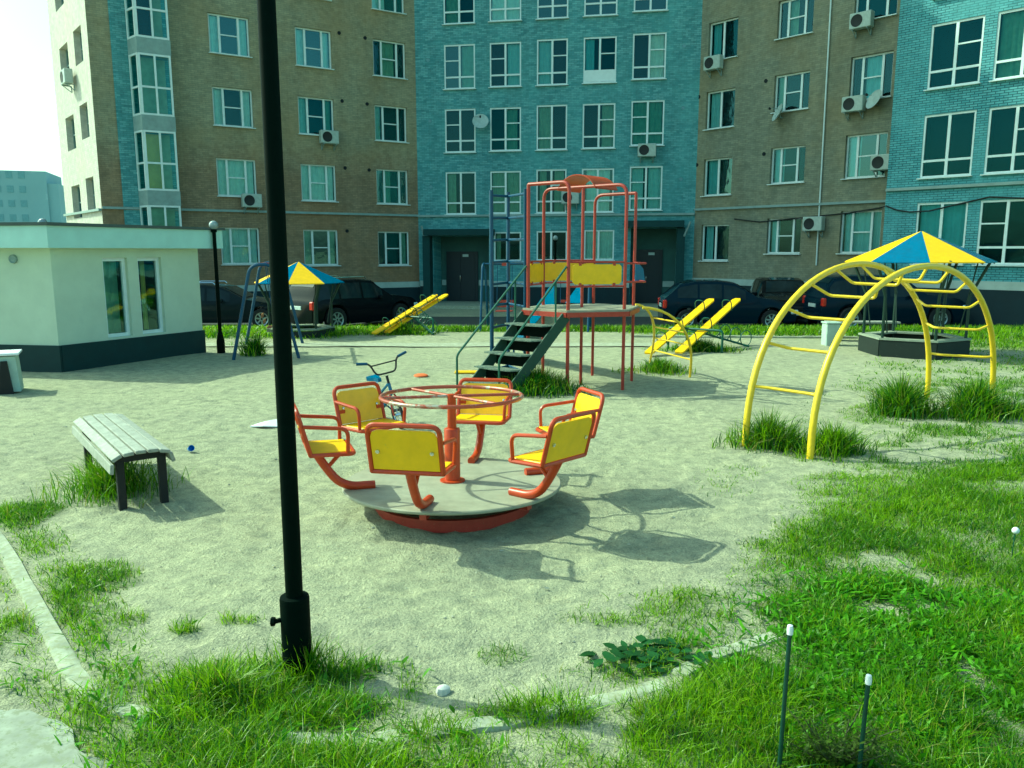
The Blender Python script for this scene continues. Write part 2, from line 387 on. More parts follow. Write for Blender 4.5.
# scuffs and footprints trodden into the sand
sub = (np.abs(XX) < 6.6) & (YY > 2.4) & (YY < 11.6); sx, sy = XX[sub], YY[sub]; dz_ = np.zeros(sx.shape)
for _ in range(620):
    fx, fy = rs.uniform(-5.5, 4.5), rs.uniform(3.2, 11.2); a = rs.uniform(0, np.pi); L_, W_ = rs.uniform(.09, .16), rs.uniform(.05, .085)
    u_ = (sx - fx) * np.cos(a) + (sy - fy) * np.sin(a); v_ = -(sx - fx) * np.sin(a) + (sy - fy) * np.cos(a); q_ = (u_ / L_) ** 2 + (v_ / W_) ** 2
    dz_ += np.where(q_ < 6, rs.uniform(.006, .016) * (-np.exp(-q_) + .45 * np.exp(-((np.sqrt(q_) - 1.55) / .4) ** 2)), 0)
ZZ[sub] += dz_
nx, ny = len(xs), len(ys)
vv = np.stack([XX, YY, ZZ], -1).reshape(-1, 3)
ii = np.arange(nx * ny).reshape(ny, nx)
ff = np.stack([ii[:-1, :-1], ii[:-1, 1:], ii[1:, 1:], ii[1:, :-1]], -1).reshape(-1, 4)
me = bpy.data.meshes.new('ground'); me.from_pydata(vv.tolist(), [], ff.tolist())
ca = me.color_attributes.new('turf', 'FLOAT_COLOR', 'POINT')
tv = turf(XX.ravel(), YY.ravel()); ca.data.foreach_set('color', np.stack([tv, tv, tv, np.ones_like(tv)], -1).ravel().astype(np.float32))
me.polygons.foreach_set('use_smooth', [True] * len(me.polygons))
ground = bpy.data.objects.new('ground', me); col.objects.link(ground); struct(ground)
m, nt, b = newmat('sandy_soil')
n1 = noise(nt, .55, 6, .6); n2 = noise(nt, 7, 6, .7); n3 = noise(nt, 75, 3, .6); n4 = noise(nt, 24, 5, .75)
c = ramp(nt, n1.outputs[0], (.375, .370, .26), (.455, .447, .295), .35, .65)
c = mix(nt, 1, c, ramp(nt, n2.outputs[0], (.68, .70, .72), (1.14, 1.12, 1.08), .34, .62), 'MULTIPLY')
c = mix(nt, 1, c, ramp(nt, n3.outputs[0], (.70, .72, .72), (1.18, 1.17, 1.14), .3, .7), 'MULTIPLY')
c = mix(nt, ramp(nt, n4.outputs[0], (0, 0, 0), (.8, .8, .8), .57, .68), c, (.22, .205, .13))
at = N(nt, 'ShaderNodeVertexColor', layer_name='turf')
c = mix(nt, ramp(nt, at.outputs[0], (0, 0, 0), (.8, .8, .8), .04, .8), c, (.20, .25, .075))
nt.links.new(c, b.inputs['Base Color']); b.inputs['Roughness'].default_value = .95; b.inputs['Specular IOR Level'].default_value = .15
h = N(nt, 'ShaderNodeMath', operation='MULTIPLY_ADD'); h.inputs[1].default_value = .45
nt.links.new(n3.outputs[0], h.inputs[0]); nt.links.new(n4.outputs[0], h.inputs[2])
bump(nt, b, h.outputs[0], .9, .035)
me.materials.append(m)

def sheet(name, poly, mat, dz, sub=1.0):
    """flat sheet draped on the terrain: polygon split in strips along x"""
    x0 = min(p[0] for p in poly); x1 = max(p[0] for p in poly)
    mb = MB(); y0 = min(p[1] for p in poly); y1 = max(p[1] for p in poly)
    X = np.linspace(x0, x1, max(2, int((x1 - x0) / sub) + 1)); Y = np.linspace(y0, y1, max(2, int((y1 - y0) / sub) + 1))
    for yy in Y:
        for xx in X: mb.v.append((xx, yy, gzf(xx, yy) + dz))
    k = len(X)
    for j in range(len(Y) - 1):
        for i in range(k - 1): mb.f.append((j * k + i, j * k + i + 1, (j + 1) * k + i + 1, (j + 1) * k + i)); mb.mi.append(0)
    return struct(mb.build(name, mat))
sheet('road', [(-40, 24.4), (40, 30.5)], M['asphalt'], .012, .5)
sheet('footway', [(-11, 17.15), (3.1, 17.85)], M['concrete'], .022, .35)
def ribbon(name, pts, w, h, mat, below=.1):
    mb = MB(); P = fillet([(*p, 0) for p in pts], .5, 5)
    Q = []
    for i in range(len(P) - 1):
        L = (P[i + 1] - P[i]).length; k = max(1, int(L / .12))
        Q += [P[i].lerp(P[i + 1], j / k) for j in range(k)]
    Q.append(P[-1]); o = 0
    for i, p in enumerate(Q):
        t = (Q[min(i + 1, len(Q) - 1)] - Q[max(i - 1, 0)]).normalized(); nrm = Vector((-t.y, t.x, 0)); z = gzf(p.x, p.y)
        jig = .006 * math.sin(i * 1.7) + .005 * math.sin(i * .37)
        for a, zz in ((-1, -below), (-1, h - .012), (-.82, h), (.82, h), (1, h - .012), (1, -below)):
            q = p + nrm * (a * w / 2); mb.v.append((q.x, q.y, z + zz + (jig if zz > 0 else 0)))
    for i in range(len(Q) - 1):
        for k in range(5): mb.f.append((i * 6 + k, i * 6 + 6 + k, i * 6 + 7 + k, i * 6 + 1 + k)); mb.mi.append(0)
    mb.f.append((0, 1, 2, 3, 4, 5)); mb.mi.append(0)
    e = (len(Q) - 1) * 6; mb.f.append(tuple(e + k for k in range(6))[::-1]); mb.mi.append(0)
    return struct(mb.build(name, mat))
ribbon('kerb', [G(-60, 480), G(0, 538), G(40, 612), G(80, 684), (-1.72, 3.27), G(260, 737), G(400, 737), G(470, 727), G(660, 690), G(708, 658), G(775, 640)], .10, .012, M['concrete'])
ribbon('road_kerb', [(-20, 24.3), (22, 24.3)], .16, .12, M['concrete'])
ribbon('lawn_kerb', [(2.9, 19.2), (8.2, 18.95)], .1, .05, M['concrete'])
mb = MB()
pp = [(-4.5, 1.2), (-1.35, 1.2), (-1.45, 2.6), (-1.62, 2.95), (-1.95, 3.15), (-2.3, 3.3), (-3.0, 3.4), (-4.5, 3.5)]
pe = []
for (x0, y0), (x1, y1) in zip(pp, pp[1:] + pp[:1]):      # broken, crumbling edge
    k = max(1, int(math.hypot(x1 - x0, y1 - y0) / .05)); pe += [(x0 + (x1 - x0) * j / k, y0 + (y1 - y0) * j / k) for j in range(k)]
pe = [(x + .05 * (float(fbm(np.array([x * 9.]), np.array([y * 9.]), 41)[0]) - .5) * 2.4, y + .06 * (float(fbm(np.array([x * 8. + 5]), np.array([y * 8.]), 43)[0]) - .5) * 2.4) for x, y in pe]; k = len(pe)
mb.add([(x, y, gzf(x, y) + .022) for x, y in pe] + [(x, y, gzf(x, y) - .1) for x, y in pe], [tuple(range(k))] + [(i, k + i, k + (i + 1) % k, (i + 1) % k) for i in range(k)])
struct(mb.build('path', paint('old_path_concrete', (.40, .41, .33), .95, (.25, .26, .18), 7, .45, spec=.1, p=(.50, .60)), None, 20))

# ================================================================== PEBBLES
n = 2600; PXs = rs.uniform(-6, 6.5, n); PYs = 2.6 + 12 * rs.rand(n) ** 1.3; mb = MB()
for x, y in zip(PXs, PYs):
    r = random.uniform(.003, .009) * (1 if random.random() < .95 else 1.8); z = gzf(x, y); a = random.uniform(0, 6.28); c_, s_ = math.cos(a), math.sin(a); e1, e2, e3 = r * random.uniform(.8, 1.6), r * random.uniform(.6, 1.1), r * random.uniform(.5, .9)
    P = [(e1, 0, 0), (0, e2, 0), (-e1, 0, 0), (0, -e2, 0), (0, 0, e3), (e1 * .6, e2 * .6, e3 * .6), (-e1 * .6, -e2 * .5, e3 * .7)]
    mb.add([(x + c_ * p - s_ * q, y + s_ * p + c_ * q, z + w_ + .001) for p, q, w_ in P], [(0, 1, 5), (0, 5, 4), (5, 1, 4), (1, 2, 4), (2, 3, 6), (2, 6, 4), (6, 3, 4), (3, 0, 4)])
o = mb.build('pebbles', paint('pebble', (.42, .41, .31), .9, (.24, .24, .19), 30), None, 0); o['kind'] = 'stuff'

# ================================================================== GRASS
def blades(name, X, Y, Hh, W, colr, lean=.85, kind='blade', sink=.01):
    n = len(X); Z = gz(X, Y) - sink
    az = rs.uniform(0, 2 * np.pi, n); fa = rs.uniform(0, 2 * np.pi, n); le = rs.gamma(2, lean / 2, n) * Hh
    le = np.minimum(le, Hh * 1.3)
    dx, dy = np.cos(az) * le, np.sin(az) * le; wx, wy = np.cos(fa) * W / 2, np.sin(fa) * W / 2
    V = np.zeros((n, 7, 3))
    def put(k, t, side, wf):
        V[:, k, 0] = X + dx * t ** 1.8 + wx * side * wf; V[:, k, 1] = Y + dy * t ** 1.8 + wy * side * wf
        V[:, k, 2] = Z + Hh * (t - .28 * t * t * np.minimum(le / Hh, 1.2))
    if kind == 'blade': prof = ((0, .75), (.4, 1.0), (.75, .62))
    else: prof = ((.35, .15), (.62, 1.0), (.85, .8))
    for k, (t, wf) in enumerate(prof): put(2 * k, t, -1, wf); put(2 * k + 1, t, 1, wf)
    put(6, 1.0, 0, 0)
    base = (np.arange(n) * 7)[:, None]
    loops = np.concatenate([base + np.array([[0, 1, 3, 2]]), base + np.array([[2, 3, 5, 4]]), base + np.array([[4, 5, 6]])], 1)
    tot = np.tile([4, 4, 3], n); st = np.concatenate([[0], np.cumsum(tot)[:-1]])
    me = bpy.data.meshes.new(name); me.vertices.add(n * 7); me.vertices.foreach_set('co', V.ravel())
    me.loops.add(n * 11); me.loops.foreach_set('vertex_index', loops.ravel().astype(np.int32))
    me.polygons.add(n * 3); me.polygons.foreach_set('loop_start', st.astype(np.int32)); me.polygons.foreach_set('loop_total', tot.astype(np.int32))
    me.polygons.foreach_set('use_smooth', np.ones(n * 3, bool))
    ca = me.color_attributes.new('tint', 'FLOAT_COLOR', 'POINT')
    c = np.ones((n, 7, 4), np.float32); c[:, :, :3] = colr[:, None, :]
    ca.data.foreach_set('color', c.ravel())
    me.update(calc_edges=True); me.validate()
    o = bpy.data.objects.new(name, me); col.objects.link(o)
    me.materials.append(M['grass'] if kind == 'blade' else M['leaf'])
    return o
GA, GB, GC, GD = np.array([.125, .255, .004]), np.array([.29, .46, .010]), np.array([.42, .42, .07]), np.array([.035, .120, .008])
def gcol(n, x, y, dry=.05, dark=.22):
    t = np.clip(fbm(x * 1.3 + 3, y * 1.3, 31)[:, None] * 2.6 - .75 + rs.normal(0, .25, (n, 1)), 0, 1)
    c = GA * (1 - t) + GB * t
    k = rs.rand(n); c = np.where((k < dry)[:, None], GC * rs.uniform(.6, 1, (n, 1)), c); c = np.where((k > 1 - dark)[:, None], GD, c)
    return c * rs.uniform(.75, 1.2, (n, 1))
def scatter(x0, x1, y0, y1, dens):
    n = int((x1 - x0) * (y1 - y0) * dens); X = rs.uniform(x0, x1, n); Y = rs.uniform(y0, y1, n)
    keep = rs.rand(n) < turf(X, Y) * (np.abs(X) < Y * .85 + 2.2); return X[keep], Y[keep]
PX, PY, PH, PW = [], [], [], []
for (x0, x1, y0, y1, dens, h0, h1, w) in ((-4.5, 5, 2.3, 3.5, 15000, .025, .18, .0046), (-4, 5, 3.5, 4.4, 13000, .025, .135, .0050), (-5, 7, 4.4, 7.5, 8000, .03, .12, .006), (-6.5, 10, 7.5, 12.5, 2400, .04, .13, .009), (-10, 15, 12.5, 18.5, 420, .05, .13, .016), (-15, 22, 18.5, 24.2, 420, .08, .24, .024)):
    X, Y = scatter(x0, x1, y0, y1, dens); t = turf(X, Y)
    PX.append(X); PY.append(Y); PH.append((h0 + (h1 - h0) * rs.beta(2, 2.6, len(X)) ) * (.55 + .6 * t)); PW.append(w * rs.uniform(.6, 1.25, len(X)))
X, Y, Hh, W = map(np.concatenate, (PX, PY, PH, PW))
o = blades('grass', X, Y, Hh, W, gcol(len(X), X, Y)); o['kind'] = 'stuff'
# broad leaved weeds between the blades, thickest in the near right corner
def weeds(x0, x1, y0, y1, dens, cx, cy, rx, ry):
    n = int((x1 - x0) * (y1 - y0) * dens); X = rs.uniform(x0, x1, n); Y = rs.uniform(y0, y1, n)
    q = ((X - cx) / rx) ** 2 + ((Y - cy) / ry) ** 2
    k = rs.rand(n) < np.clip(1.3 - q, .0, 1) * turf(X, Y) * np.clip((fbm(X * 3, Y * 3, 55) - .3) * 4, 0, 1); return X[k], Y[k]
X, Y = weeds(0, 5.5, 2.3, 6, 8500, 2.5, 3.6, 1.5, 1.3); X2, Y2 = weeds(-4, 0, 2.3, 6, 1200, -2, 3, 2, 1.2)
X = np.concatenate([X, X2]); Y = np.concatenate([Y, Y2]); n = len(X)
o = blades('weeds', X, Y, rs.uniform(.03, .10, n), rs.uniform(.010, .026, n), (np.array([.115, .265, .012]) * rs.uniform(.6, 1.7, (n, 1))), 1.3, 'leaf'); o['kind'] = 'stuff'

def tuft(label, cx, cy, rx, ry, n, h0, h1, w, grp=None, dark=.3, dry=.08, weed=0):
    n = int(n * 1.15); a = rs.uniform(0, 2 * np.pi, n); r = np.minimum(np.abs(rs.normal(0, .50, n)), .95) * (.45 + .95 * vnoise(np.cos(a) * 2 + cx, np.sin(a) * 2 + cy, 5))
    X = cx + rx * r * np.cos(a); Y = cy + ry * r * np.sin(a)
    Hh = 1.18 * (h0 + (h1 - h0) * rs.beta(2, 2, n)) * np.clip(1.15 - .6 * r, .25, 1.2)
    o = blades('grass_tuft', X, Y, Hh, w * rs.uniform(.6, 1.25, n), gcol(n, X, Y, dry, dark), .62)
    return tag(o, label, 'grass tuft', 'grass tufts round the playground posts')
tuft('long bright grass growing under the slatted bench', -3.42, 6.62, .55, .48, 900, .12, .42, .008, dark=.15)
tuft('tall grass round the sleeved foot of the dark lamp post', -1.0, 3.64, .42, .20, 500, .06, .24, .005, dark=.3)
tuft('spreading grass clump left of the dark lamp post foot', -1.36, 3.40, .42, .22, 750, .06, .24, .005)
tuft('dense grass tuft between the two near legs of the yellow arch', 2.72, 8.25, .52, .36, 1000, .10, .42, .010, dark=.35)
tuft('low grass tuft right of the nearest yellow arch leg', 3.32, 8.02, .48, .32, 900, .08, .38, .010, dark=.35)
tuft('rounded grass tuft at the far left leg of the yellow arch', 4.98, 10.05, .50, .42, 1100, .18, .52, .012, dark=.4)
tuft('large shaggy grass tuft at the far right leg of the yellow arch', 5.85, 9.9, .70, .5, 1500, .14, .50, .012, dark=.4)
tuft('dark grass growing beneath the tower stairs', .35, 11.55, .75, .50, 1500, .12, .42, .014, dark=.6)
tuft('grass at the foot of the small yellow ladder arch', 2.55, 13.6, .6, .5, 700, .08, .28, .014)
tuft('dark tuft at the foot of the blue swing frame on the left', -5.15, 15.9, .35, .3, 400, .12, .5, .018, dark=.7)
tuft('grass under the right pair of yellow seesaw boards', 3.9, 16.5, .9, .45, 900, .08, .3, .018, dark=.4)
tuft('grass under the left pair of yellow seesaw boards', -2.75, 20.0, .8, .4, 900, .08, .35, .02, dark=.4)

def leafy(name, label, cat, cx, cy, items, base=(.045, .125, .035)):
    """broad oval leaves; items = (x, y, z, length, width, azimuth, tilt)"""
    mb = MB(); cols = []
    for (x, y, z, L, W, az, ti) in items:
        ex = Vector((math.cos(az) * math.cos(ti), math.sin(az) * math.cos(ti), math.sin(ti))); ey = Vector((-math.sin(az), math.cos(az), 0)); ez = ex.cross(ey)
        pts = []; ctr = Vector((x, y, z)); k = random.uniform(.65, 1.35)
        P = [(0, .0), (.15, .55), (.4, 1), (.7, .75), (1, 0)]
        left = [ctr + ex * (t * L) + ey * (w * W / 2) + ez * (-.12 * L * t * t + .06 * W * w) for t, w in P]
        mid = [ctr + ex * (t * L) + ez * (-.12 * L * t * t) for t, w in P]
        right = [ctr + ex * (t * L) - ey * (w * W / 2) + ez * (-.12 * L * t * t + .06 * W * w) for t, w in P]
        o = mb.add(left + mid + right, [])
        for i in range(4):
            mb.f.append((o + i, o + 5 + i, o + 6 + i, o + 1 + i)); mb.f.append((o + 5 + i, o + 10 + i, o + 11 + i, o + 6 + i)); mb.mi += [0, 0]
        cols += [tuple(q * k for q in base) + (1,)] * 15
    ob = mb.build(name, M['leaf'], None, 60)
    ca = ob.data.color_attributes.new('tint', 'FLOAT_COLOR', 'POINT'); ca.data.foreach_set('color', np.array(cols, np.float32).ravel())
    return tag(ob, label, cat)
cx, cy = G(648, 662); it = []
for i in range(75):
    a = random.uniform(0, 6.28); r = random.random() ** .5; x = cx + .30 * r * math.cos(a); y = cy + .13 * r * math.sin(a)
    it.append((x, y, gzf(x, y) + random.uniform(.01, .045), random.uniform(.05, .10), random.uniform(.035, .06), random.uniform(0, 6.28), random.uniform(-.12, .32)))
leafy('burdock_plant', 'low patch of broad dark bluish leaves lying beside the kerb', 'weed', cx, cy, it)

# ================================================================== APARTMENT BUILDING
HB = 31.9; FLOOR = 2.75; ZB = -.62
PS0, PS1 = (-19.6, 35.9), (-15.5, 30.9)
PL0, PL1 = (-15.5, 30.9), (-4.35, 37.88)
PC0, PC1 = PL1, (7.98, 35.66)
PR0, PR1 = PC1, (14.25, 28.75)
PG0, PG1 = (12.57, 27.57), (21.0, 18.3)
bld = thing('apartment_building', 'tall curved apartment block of brown and grey blue brick behind the playground', 'building')
class Wall:
    def __init__(s, A, B):
        s.A = Vector((*A, 0)); s.B = Vector((*B, 0)); d = s.B - s.A; s.L = d.length; s.e = d / s.L; s.n = Vector((s.e.y, -s.e.x, 0)); s.open = []
        s.a2, s.b2 = A, B
    def p(s, t, z, off=0): return s.A + s.e * t + s.n * off + Vector((0, 0, z))
    def s_of(s, u, v):
        q = onwall(u, v, s.a2, s.b2); return (Vector((q[0], q[1], 0)) - s.A).dot(s.e), q[2]
    def box(s, u0, u1, v0, v1):
        vm = (v0 + v1) / 2; um = (u0 + u1) / 2
        return s.s_of(u0, vm)[0], s.s_of(u1, vm)[0], s.s_of(um, v1)[1], s.s_of(um, v0)[1]
    def build(s, mat, z0, z1, depth, parent, extra_s=()):
        """wall sheet with true openings, reveals and a dark room behind each"""
        S = sorted(set([0, s.L] + [round(x, 4) for o in s.open for x in o[:2]])); Z = sorted(set([z0, z1] + [round(x, 4) for o in s.open for x in o[2:4]]))
        mb = MB(); uv = []
        def quad(pts, uvs, mi=0):
            o = len(mb.v); mb.v += [tuple(p) for p in pts]; mb.f.append((o, o + 1, o + 2, o + 3)); mb.mi.append(mi); uv.extend(uvs)
        for i in range(len(S) - 1):
            for j in range(len(Z) - 1):
                a, b_, c_, d_ = S[i], S[i + 1], Z[j], Z[j + 1]; ms, mz = (a + b_) / 2, (c_ + d_) / 2
                if any(o[0] < ms < o[1] and o[2] < mz < o[3] for o in s.open): continue
                quad([s.p(a, c_), s.p(b_, c_), s.p(b_, d_), s.p(a, d_)], [(a, c_), (b_, c_), (b_, d_), (a, d_)])
        for o in s.open:
            a, b_, c_, d_ = o[:4]; dp = o[4] if len(o) > 4 else .62
            for (s1, q1, s2, q2) in ((a, c_, a, d_), (b_, d_, b_, c_), (b_, c_, a, c_), (a, d_, b_, d_)):
                m1 = depth + .02 if len(o) <= 4 else dp
                quad([s.p(s1, q1), s.p(s2, q2), s.p(s2, q2, -m1), s.p(s1, q1, -m1)], [(s1, q1), (s2, q2), (s2 + .1, q2 + .1), (s1 + .1, q1 + .1)])
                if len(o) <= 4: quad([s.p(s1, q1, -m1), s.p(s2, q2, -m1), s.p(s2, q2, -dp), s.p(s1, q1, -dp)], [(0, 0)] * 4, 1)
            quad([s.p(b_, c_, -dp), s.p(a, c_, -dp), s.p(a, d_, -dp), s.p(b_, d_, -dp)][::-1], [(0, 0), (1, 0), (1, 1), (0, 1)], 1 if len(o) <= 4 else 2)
        ob = mb.build('wall', [mat, M['dark'], M['portalin']], parent, 0)
        ul = ob.data.uv_layers.new(name='UVMap'); ul.data.foreach_set('uv', np.array(uv, np.float32).ravel())
        return ob
def window(w, s0, s1, z0, z1, depth, style, parent, curt=None, sill=True, rnd=random):
    """frame (window) > pane, sill, curtain"""
    W_, H_ = s1 - s0, z1 - z0; fr = MB(); t = .062 if style != 'narrow' else .035; dpt = .06
    def hb(a, b_, z, th=t): fr.box(w.p((a + b_) / 2, z, -depth), (b_ - a, dpt, th), (w.e, w.n, (0, 0, 1)))
    def vb(s_, a, b_, th=t, off=0): fr.box(w.p(s_, (a + b_) / 2, -depth + off), (th, dpt, b_ - a), (w.e, w.n, (0, 0, 1)))
    hb(s0, s1, z0 + t / 2); hb(s0, s1, z1 - t / 2); vb(s0 + t / 2, z0 + t, z1 - t); vb(s1 - t / 2, z0 + t, z1 - t)
    if style == 'three':
        a, b_ = s0 + W_ * .27, s0 + W_ * .74
        vb(a, z0 + t, z1 - t, .085); vb(b_, z0 + t, z1 - t, .085); hb(a + .0425, b_ - .0425, z0 + H_ * .5, .045)
    elif style == 'two':
        mlow = z0 + H_ * .27; c_ = s0 + W_ * .5
        vb(c_, z0 + t, z1 - t, .085); hb(s0 + t, c_ - .0425, mlow, .07); hb(c_ + .0425, s1 - t, mlow, .07)
        if rnd.random() < .75:
            if rnd.random() < .5: hb(s0 + t, c_ - .0425, z0 + H_ * .64, .045)
            else: hb(c_ + .0425, s1 - t, z0 + H_ * .64, .045)
    elif style == 'plain2':
        vb(s0 + W_ * .48, z0 + t, z1 - t, .085)
    elif style == 'narrow':
        hb(s0 + t, s1 - t, z0 + H_ * .5, .05)
    o = fr.build('window', M['white'] if style != 'narrow' else M['ledge'], parent, 0)
    g = MB(); g.add([w.p(s0 + .03, z0 + .03, -depth - .01), w.p(s1 - .03, z0 + .03, -depth - .01), w.p(s1 - .03, z1 - .03, -depth - .01), w.p(s0 + .03, z1 - .03, -depth - .01)], [(0, 1, 2, 3)])
    g.build('pane', M['glass_deep' if w is WG else rnd.choice(['glass', 'glass', 'glass_deep', 'glass_pale'])], o, 0)
    if sill:
        q = MB(); q.box(w.p((s0 + s1) / 2, z0 - .022, .035), (W_ + .1, .17, .03), (w.e, w.n, (0, 0, 1))); q.build('sill', M['white'], o, 0)
    def drape(a, b_, mat, zb=None):
        c_ = MB(); k = max(4, int((b_ - a) / .05)); zb = z0 + .06 if zb is None else zb
        for i in range(k + 1):
            ss = a + (b_ - a) * i / k; of = -depth - .14 + .025 * math.sin(i * 1.9)
            c_.v += [tuple(w.p(ss, zb, of)), tuple(w.p(ss, z1 - .05, of))]
        for i in range(k): c_.f.append((2 * i, 2 * i + 2, 2 * i + 3, 2 * i + 1)); c_.mi.append(0)
        c_.build('curtain', mat, o, 60)
    if curt is None:
        r = rnd.random(); mat = rnd.choice([M['curtain'], M['curtain'], M['curtainreflectgreen'], M['curtainblue']])
        if r < .25: curt = []
        elif r < .55: curt = [(0, .3, mat), (.72, 1, mat)]
        elif r < .72: curt = [(0, .45, mat)]
        elif r < .86: curt = [(.6, 1, mat)]
        else: curt = [(0, 1, mat)]
    for cc in curt: drape(s0 + .07 + (W_ - .14) * cc[0], s0 + .07 + (W_ - .14) * cc[1], cc[2])
    return o
WS, WL, WC, WR, WG = Wall(PS0, PS1), Wall(PL0, PL1), Wall(PC0, PC1), Wall(PR0, PR1), Wall(PG0, PG1)
todo = []
def column(w, ref, kref, rows, style, depth, curts={}):
    s0, s1, z0, z1 = w.box(*ref)
    for k in rows:
        dz = (k - kref) * FLOOR; w.open.append((s0, s1, z0 + dz, z1 + dz)); todo.append((w, s0, s1, z0 + dz, z1 + dz, depth, style, curts.get(k)))
cu, cg, cb, refl_y = M['curtain'], M['curtainreflectgreen'], M['curtainblue'], M['reflectyellow']
column(WL, (213, 253, 88, 126.5), 2, range(0, 6), 'three', .14, {0: [(0, 1, cu)], 1: [(0, 1, cu)], 2: [(0, .28, cu), (.74, 1, cu)], 3: [(0, .28, cu), (.74, 1, cu)]})
column(WL, (298.5, 334, 97.5, 135), 2, range(0, 6), 'three', .14, {0: [(0, .3, cg), (.8, 1, cg)], 1: [(0, 1, cu)], 2: [(0, .26, cu), (.76, 1, cg)], 3: [(0, .26, cu), (.76, 1, cu)]})
column(WL, (375, 407, 106, 141.5), 2, range(0, 6), 'three', .14, {0: [(.8, 1, cg)], 1: [(.3, .5, cg)], 2: [(0, .2, cg)], 3: [(.28, .72, cg)]})
column(WC, (445, 475.5, 109, 152.5), 2, range(1, 6), 'two', .05, {3: [(.55, 1, cg)], 2: [], 1: [(0, .3, cg)]})
column(WC, (490, 521, 107.5, 151), 2, range(1, 6), 'two', .05, {4: [(0, 1, cu)], 3: [(.55, 1, cb)], 2: [(.5, .9, cg)], 1: [(0, 1, cg)]})
column(WC, (536.5, 567, 105, 150), 2, range(1, 6), 'two', .05, {3: [(0, .45, cb)], 2: [(0, .5, cg)], 1: [(.05, .3, cg), (.6, .95, cg)]})
column(WC, (582.5, 615, 103.5, 148.5), 2, range(1, 6), 'two', .05, {3: [(0, .3, cb)], 2: [(.6, 1, cg)], 1: [(.1, .9, cu)]})
column(WC, (631, 664, 100.5, 145.5), 2, range(1, 6), 'two', .05, {3: [(.5, 1, cu)], 2: [(0, 1, cg)], 1: [(0, .4, cu), (.58, 1, cu)]})
for ref, c_ in (((494, 521, 232, 261), [(.0, .2, cg)]), ((536.5, 567, 231, 260.5), []), ((584, 614, 230, 260), [(0, 1, cu)])):
    b_ = WC.box(*ref); WC.open.append(b_); todo.append((WC, *b_, .05, 'plain2', c_))
column(WR, (706, 734.5, 90, 128), 2, range(0, 6), 'plain2', .16, {0: [(0, .3, cb)], 1: [(0, .45, cb)], 2: [(0, .35, cb)], 3: [(0, .3, cb)]})
column(WR, (774, 809, 73, 110.5), 2, range(0, 6), 'three', .16, {0: [(.0, .25, cb)], 1: [(0, .3, cb)], 2: [(0, .2, cg)], 3: [(.2, .5, cg)]})
column(WR, (850, 892, 54, 99), 2, range(0, 5), 'three', .16, {0: [(0, 1, cb)], 1: [(.0, .3, cb)], 2: [(.3, .7, cb)]})
column(WG, (929.5, 982, 20.5, 86), 2, range(0, 6), 'two', .06, {0: [(0, 1, cb)], 1: [], 2: []})
g0 = WG.box(929.5, 982, 20.5, 86); off = WG.s_of(990, 141)[0] - WG.s_of(925, 150)[0]
for k in range(0, 6):
    b_ = (g0[0] + off, g0[1] + off, g0[2] + (k - 2) * FLOOR, g0[3] + (k - 2) * FLOOR); WG.open.append(b_)
    todo.append((WG, *b_, .06, 'two', {2: [(0, .8, cg)], 1: [], 0: []}.get(k)))
    b2 = (b_[0] + off, b_[1] + off, b_[2], b_[3]); WG.open.append(b2); todo.append((WG, *b2, .06, 'two', None))
column(WS, (80.5, 88.5, 103, 139), 2, range(1, 6), 'narrow', .26, {k: [] for k in range(7)})
column(WS, (66.5, 75, 115.5, 150.5), 2, range(1, 6), 'narrow', .26, {k: [] for k in range(7)})
# two recessed entrances in the grey wing
P1 = WC.box(434, 489, 236, 305); P2 = WC.box(630, 676, 228, 305)
WC.open.append((P1[0], P1[1], ZB + .25, P1[3], 1.3)); WC.open.append((P2[0], P2[1], ZB + .25, P2[3], 1.3))
for w_, mat, dpt in ((WS, M['bricksunlit'], .26), (WL, M['brickbrown'], .14), (WC, M['brickgrey'], .05), (WR, M['brickbrownright'], .16), (WG, M['brickgreybig'], .06)):
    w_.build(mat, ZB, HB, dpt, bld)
for (w_, a, b_, c_, d_, dp, st, cc) in todo: window(w_, a, b_, c_, d_, dp, st, bld, cc, sill=(st != 'narrow'))
b_ = WC.box(582.5, 615, 103.5, 148.5); q = MB(); zq = b_[2] + FLOOR; q.box(WC.p((b_[0] + b_[1]) / 2, zq + .30, -.03), (b_[1] - b_[0] - .1, .03, .46), (WC.e, WC.n, (0, 0, 1))); q.build('window_panel', M['white'], bld, 0)
# the rest of the block: rear walls, step of the grey wing and the roof
mb = MB(); back = [PG1, (33, 29), (16, 54), (-12, 54), PS0]
for a, b_ in zip(back[:-1], back[1:]): mb.add([(*a, ZB), (*b_, ZB), (*b_, HB), (*a, HB)], [(0, 1, 2, 3)])
mb.add([(*PR1, ZB), (*PG0, ZB), (*PG0, HB), (*PR1, HB)], [(0, 1, 2, 3)]); mb.build('rear_wall', M['brickgrey'], bld, 0)
mb = MB(); rp = [PS0, PS1, PL1, PC1, PR1, PG0, PG1, (33, 29), (16, 54), (-12, 54)]
mb.prism(rp, ((1, 0, 0), (0, 1, 0), (0, 0, 1)), .35, 0, (0, 0, HB + .002)); mb.build('roof', M['rooffelt'], bld, 0)
